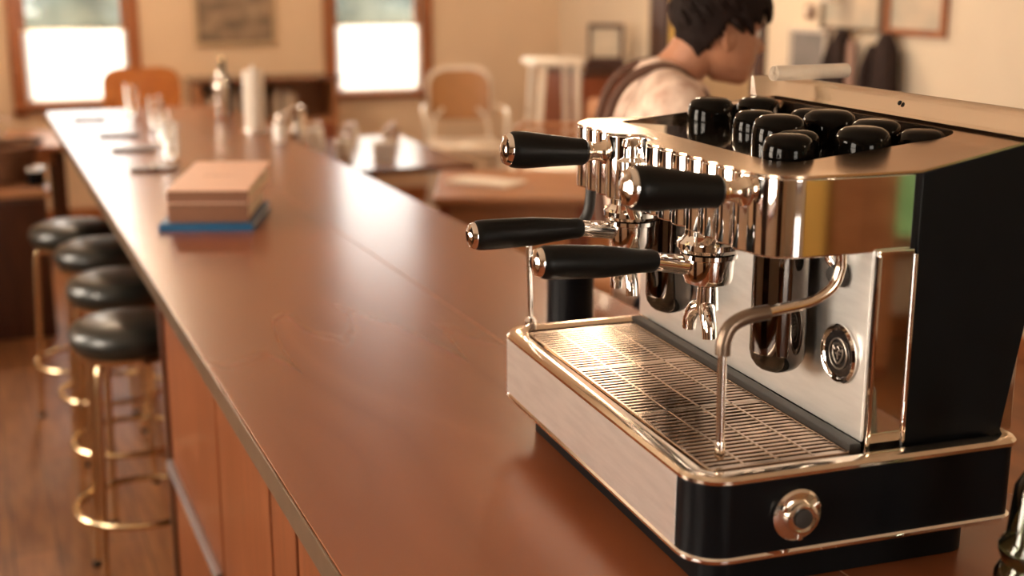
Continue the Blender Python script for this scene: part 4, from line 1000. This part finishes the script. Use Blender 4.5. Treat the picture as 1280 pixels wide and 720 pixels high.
P = thing('person', 'dark haired person in pale floral shirt and apron bowing their head behind the machine', 'person', (1.545, 2.685, 0), R(-22)); P.scale = (1.05, 1.05, 1.05)
# local frame: +x towards the camera's right, +y away from the camera
HM = Matrix.Translation((.068, -.012, 1.434)) @ Matrix.Rotation(R(14), 4, 'Z') @ Matrix.Rotation(R(10), 4, 'Y')
def arm(sy, hand):
    sh = Vector((-.03, sy * .165, 1.395)); el, wr = hand
    return sh, Vector(el), Vector(wr)
arms_ = {-1: arm(-1, ((.03, -.25, 1.13), (.27, -.16, 1.13))), 1: arm(1, ((.05, .24, 1.13), (.27, .15, 1.14)))}
chains = [
    [((-.01, 0, .93), .125), ((-.02, 0, 1.05), .115), ((-.035, 0, 1.2), .125), ((-.045, 0, 1.33), .115)],
    [((-.01, -.07, .92), .10), ((-.02, -.06, 1.06), .085), ((-.035, -.08, 1.25), .095), ((-.04, -.09, 1.34), .085)],
    [((-.01, .07, .92), .10), ((-.02, .06, 1.06), .085), ((-.035, .08, 1.25), .095), ((-.04, .09, 1.34), .085)],
    [((-.04, -.155, 1.39), .052), ((-.045, 0, 1.415), .062), ((-.04, .155, 1.39), .052)],
    [((-.05, 0, 1.38), .066), ((-.025, 0, 1.43), .057), ((.012, -.006, 1.475), .054), ((.040, -.010, 1.52), .055)]]
for sy in (-1, 1):
    chains.append([((0, sy * .09, .90), .095), ((.01, sy * .10, .70), .078), ((.02, sy * .10, .49), .055), ((.0, sy * .10, .34), .056), ((-.01, sy * .10, .12), .038), ((-.01, sy * .10, .06), .036)])
    chains.append([((-.02, sy * .10, .045), .034), ((.06, sy * .105, .035), .032), ((.15, sy * .115, .026), .024)])
    s_, e_, h_ = arms_[sy]
    chains.append([(s_, .050), (s_.lerp(e_, .5), .044), (e_, .037), (e_.lerp(h_, .35), .037), (h_, .026)])
    d = (h_ - e_).normalized(); side = Vector((0, -sy, 0)); side = (side - d * side.dot(d)).normalized()
    pc = h_ + d * .045
    chains.append([(h_, .024), (pc - side * .012, .024), (pc + d * .03 - side * .018, .018)]); chains.append([(h_, .024), (pc + side * .012, .024), (pc + d * .03 + side * .02, .018)])
    for k in range(4):
        o_ = side * (.030 - k * .0195); L2 = (.040, .045, .042, .033)[k]; dn = Vector((0, 0, -1))
        q0 = pc + d * .032 + o_; q1 = q0 + (d * .85 + dn * .5).normalized() * L2; q2 = q1 + (d * .35 + dn).normalized() * L2 * .65; q3 = q2 + (d * -.2 + dn).normalized() * L2 * .45
        chains.append([(q0, .0095), (q1, .0088), (q2, .008), (q3, .0072)])
    q0 = h_ + d * .02 + side * .022; chains.append([(q0, .012), (q0 + (side * .8 + d).normalized() * .032, .0105), (q0 + (side * .45 + d * 1.2).normalized() * .060 + Vector((0, 0, -.012)), .0088)])
def add_head(mb):
    hb = head_mesh(); mb._merge(hb, HM)
    for sy in (-1, 1):
        e = bmesh.new(); bmesh.ops.create_uvsphere(e, u_segments=20, v_segments=12, radius=1)
        for v in e.verts:
            if v.co.y * sy > .1 and (v.co.x ** 2 + v.co.z ** 2) < .45: v.co.y *= .3
        mb._merge(e, HM @ Matrix.Translation((-.012, sy * .075, .098)) @ Matrix.Rotation(sy * R(-20), 4, 'Z') @ Matrix.Rotation(R(-10), 4, 'Y') @ Matrix.Diagonal((.017, .009, .031, 1)))
body = capsules(chains, 'body', M['skin'], P, vox=.0042, extra=add_head, smooth_it=2)
# hair: an offset shell of the skull, cut at the hairline, with locks
hb = head_mesh(.017, True, 3)
dl = []
for v in hb.verts:
    x, y, z = v.co
    line = interp([(-.13, .030), (-.06, .045), (-.035, .085), (-.016, .128), (-.004, .140), (.020, .112), (.034, .150), (.06, .166), (.12, .176)], x)
    if z < line: dl.append(v)
bmesh.ops.delete(hb, geom=dl, context='VERTS')
mb = MB(); mb._merge(hb)
o = None
for k in range(150):
    a = random.uniform(-PI, PI); el = random.uniform(.05, 1.35)
    n_ = Vector((math.cos(a) * math.cos(el), math.sin(a) * math.cos(el), math.sin(el)))
    p = Vector((-.006 + n_.x * .100, n_.y * .080, .130 + n_.z * .108))
    line = interp([(-.13, .040), (-.06, .055), (-.035, .095), (-.012, .135), (.022, .125), (.034, .158), (.12, .180)], p.x)
    if p.z < line + .012: continue
    tdir = Vector((.6, .35 * (1 if p.y > 0 else -1), -.5)); tdir = (tdir - n_ * tdir.dot(n_)).normalized()
    mb.tube([p, p + tdir * .022 + n_ * .009, p + tdir * .045 + n_ * .003], [.013, .010, .003], seg=8, sub=4)
bmesh.ops.transform(mb.bm, matrix=HM, verts=mb.bm.verts)
hr = mb.build('hair', M['hair'], P, ang=180)
sd = hr.modifiers.new('solid', 'SOLIDIFY'); sd.thickness = .010; sd.offset = -1
# eyes and brows
for sy in (-1, 1):
    mb = MB(); b = bmesh.new(); bmesh.ops.create_uvsphere(b, u_segments=16, v_segments=10, radius=.0115); mb._merge(b, HM @ Matrix.Translation((.0690, sy * .031, .116))); ey = mb.build('eye', M['white'], P); mb = MB(); mb.lathe([(0, 0), (.0055, .0), (.005, .0012), (0, .0016)], mtx=HM @ Matrix.Translation((.0798, sy * .031, .116)), axis=(1, 0, 0), seg=20); mb.build('iris', M['hair'], ey)
    mb = MB(); mb.tube([(.086, sy * .014, .133), (.087, sy * .032, .138), (.074, sy * .050, .133)], [.003, .0038, .002], seg=8); bmesh.ops.transform(mb.bm, matrix=HM, verts=mb.bm.verts); mb.build('eyebrow', M['hair'], P)
# clothes
sc = [c for c in chains[:4]]
for sy in (-1, 1):
    s_, e_, h_ = arms_[sy]; sc.append([(s_, .056), (s_.lerp(e_, .5), .050), (s_.lerp(e_, .82), .046)])
capsules(sc, 'shirt', M['shirt'], P, vox=.007, inflate=.010, smooth_it=3)
mb = MB(); mb.tube([(-.075 + .0 , .045, 1.462), (-.05, -.075, 1.452), (.03, -.085, 1.425), (.055, 0, 1.40), (.03, .085, 1.425), (-.05, .07, 1.456)], [.013] * 6, closed=True, seg=12); mb.build('collar', M['shirt'], P)
for sy in (-1, 1):
    mb = MB(); mb.tube([(-.17, sy * .07, 1.10), (-.185, sy * .095, 1.25), (-.155, sy * .10, 1.40), (-.09, sy * .095, 1.462), (-.01, sy * .095, 1.455), (.075, sy * .085, 1.36), (.105, sy * .08, 1.26)], .0105, seg=8); mb.build('apron_strap', M['apron'], P)
apc = bent_panel(.34, .72, .012, .06, .03); bmesh.ops.transform(apc.bm, matrix=Matrix.Translation((.092, 0, .58)) @ Matrix.Rotation(R(-90), 4, 'Z'), verts=apc.bm.verts); apc.build('apron', M['apron'], P)
tc_ = []
for sy in (-1, 1): tc_.append([((0, sy * .08, .93), .105), ((0, sy * .09, .88), .10), ((.01, sy * .10, .70), .084), ((.02, sy * .10, .49), .064), ((.0, sy * .10, .34), .062), ((-.01, sy * .10, .10), .052)])
capsules(tc_, 'trousers', M['denim'], P, vox=.010, inflate=.010, smooth_it=3)
for sy in (-1, 1):
    mb = MB(); mb.prism([(-.065, -.035), (.04, -.042), (.12, -.046), (.17, -.030), (.185, 0), (.17, .030), (.12, .046), (.04, .042), (-.065, .035), (-.075, 0)], .0, .075, mtx=Matrix.Translation((0, sy * .11, 0)), bev=.022); mb.build('shoe', M['shoe'], P)
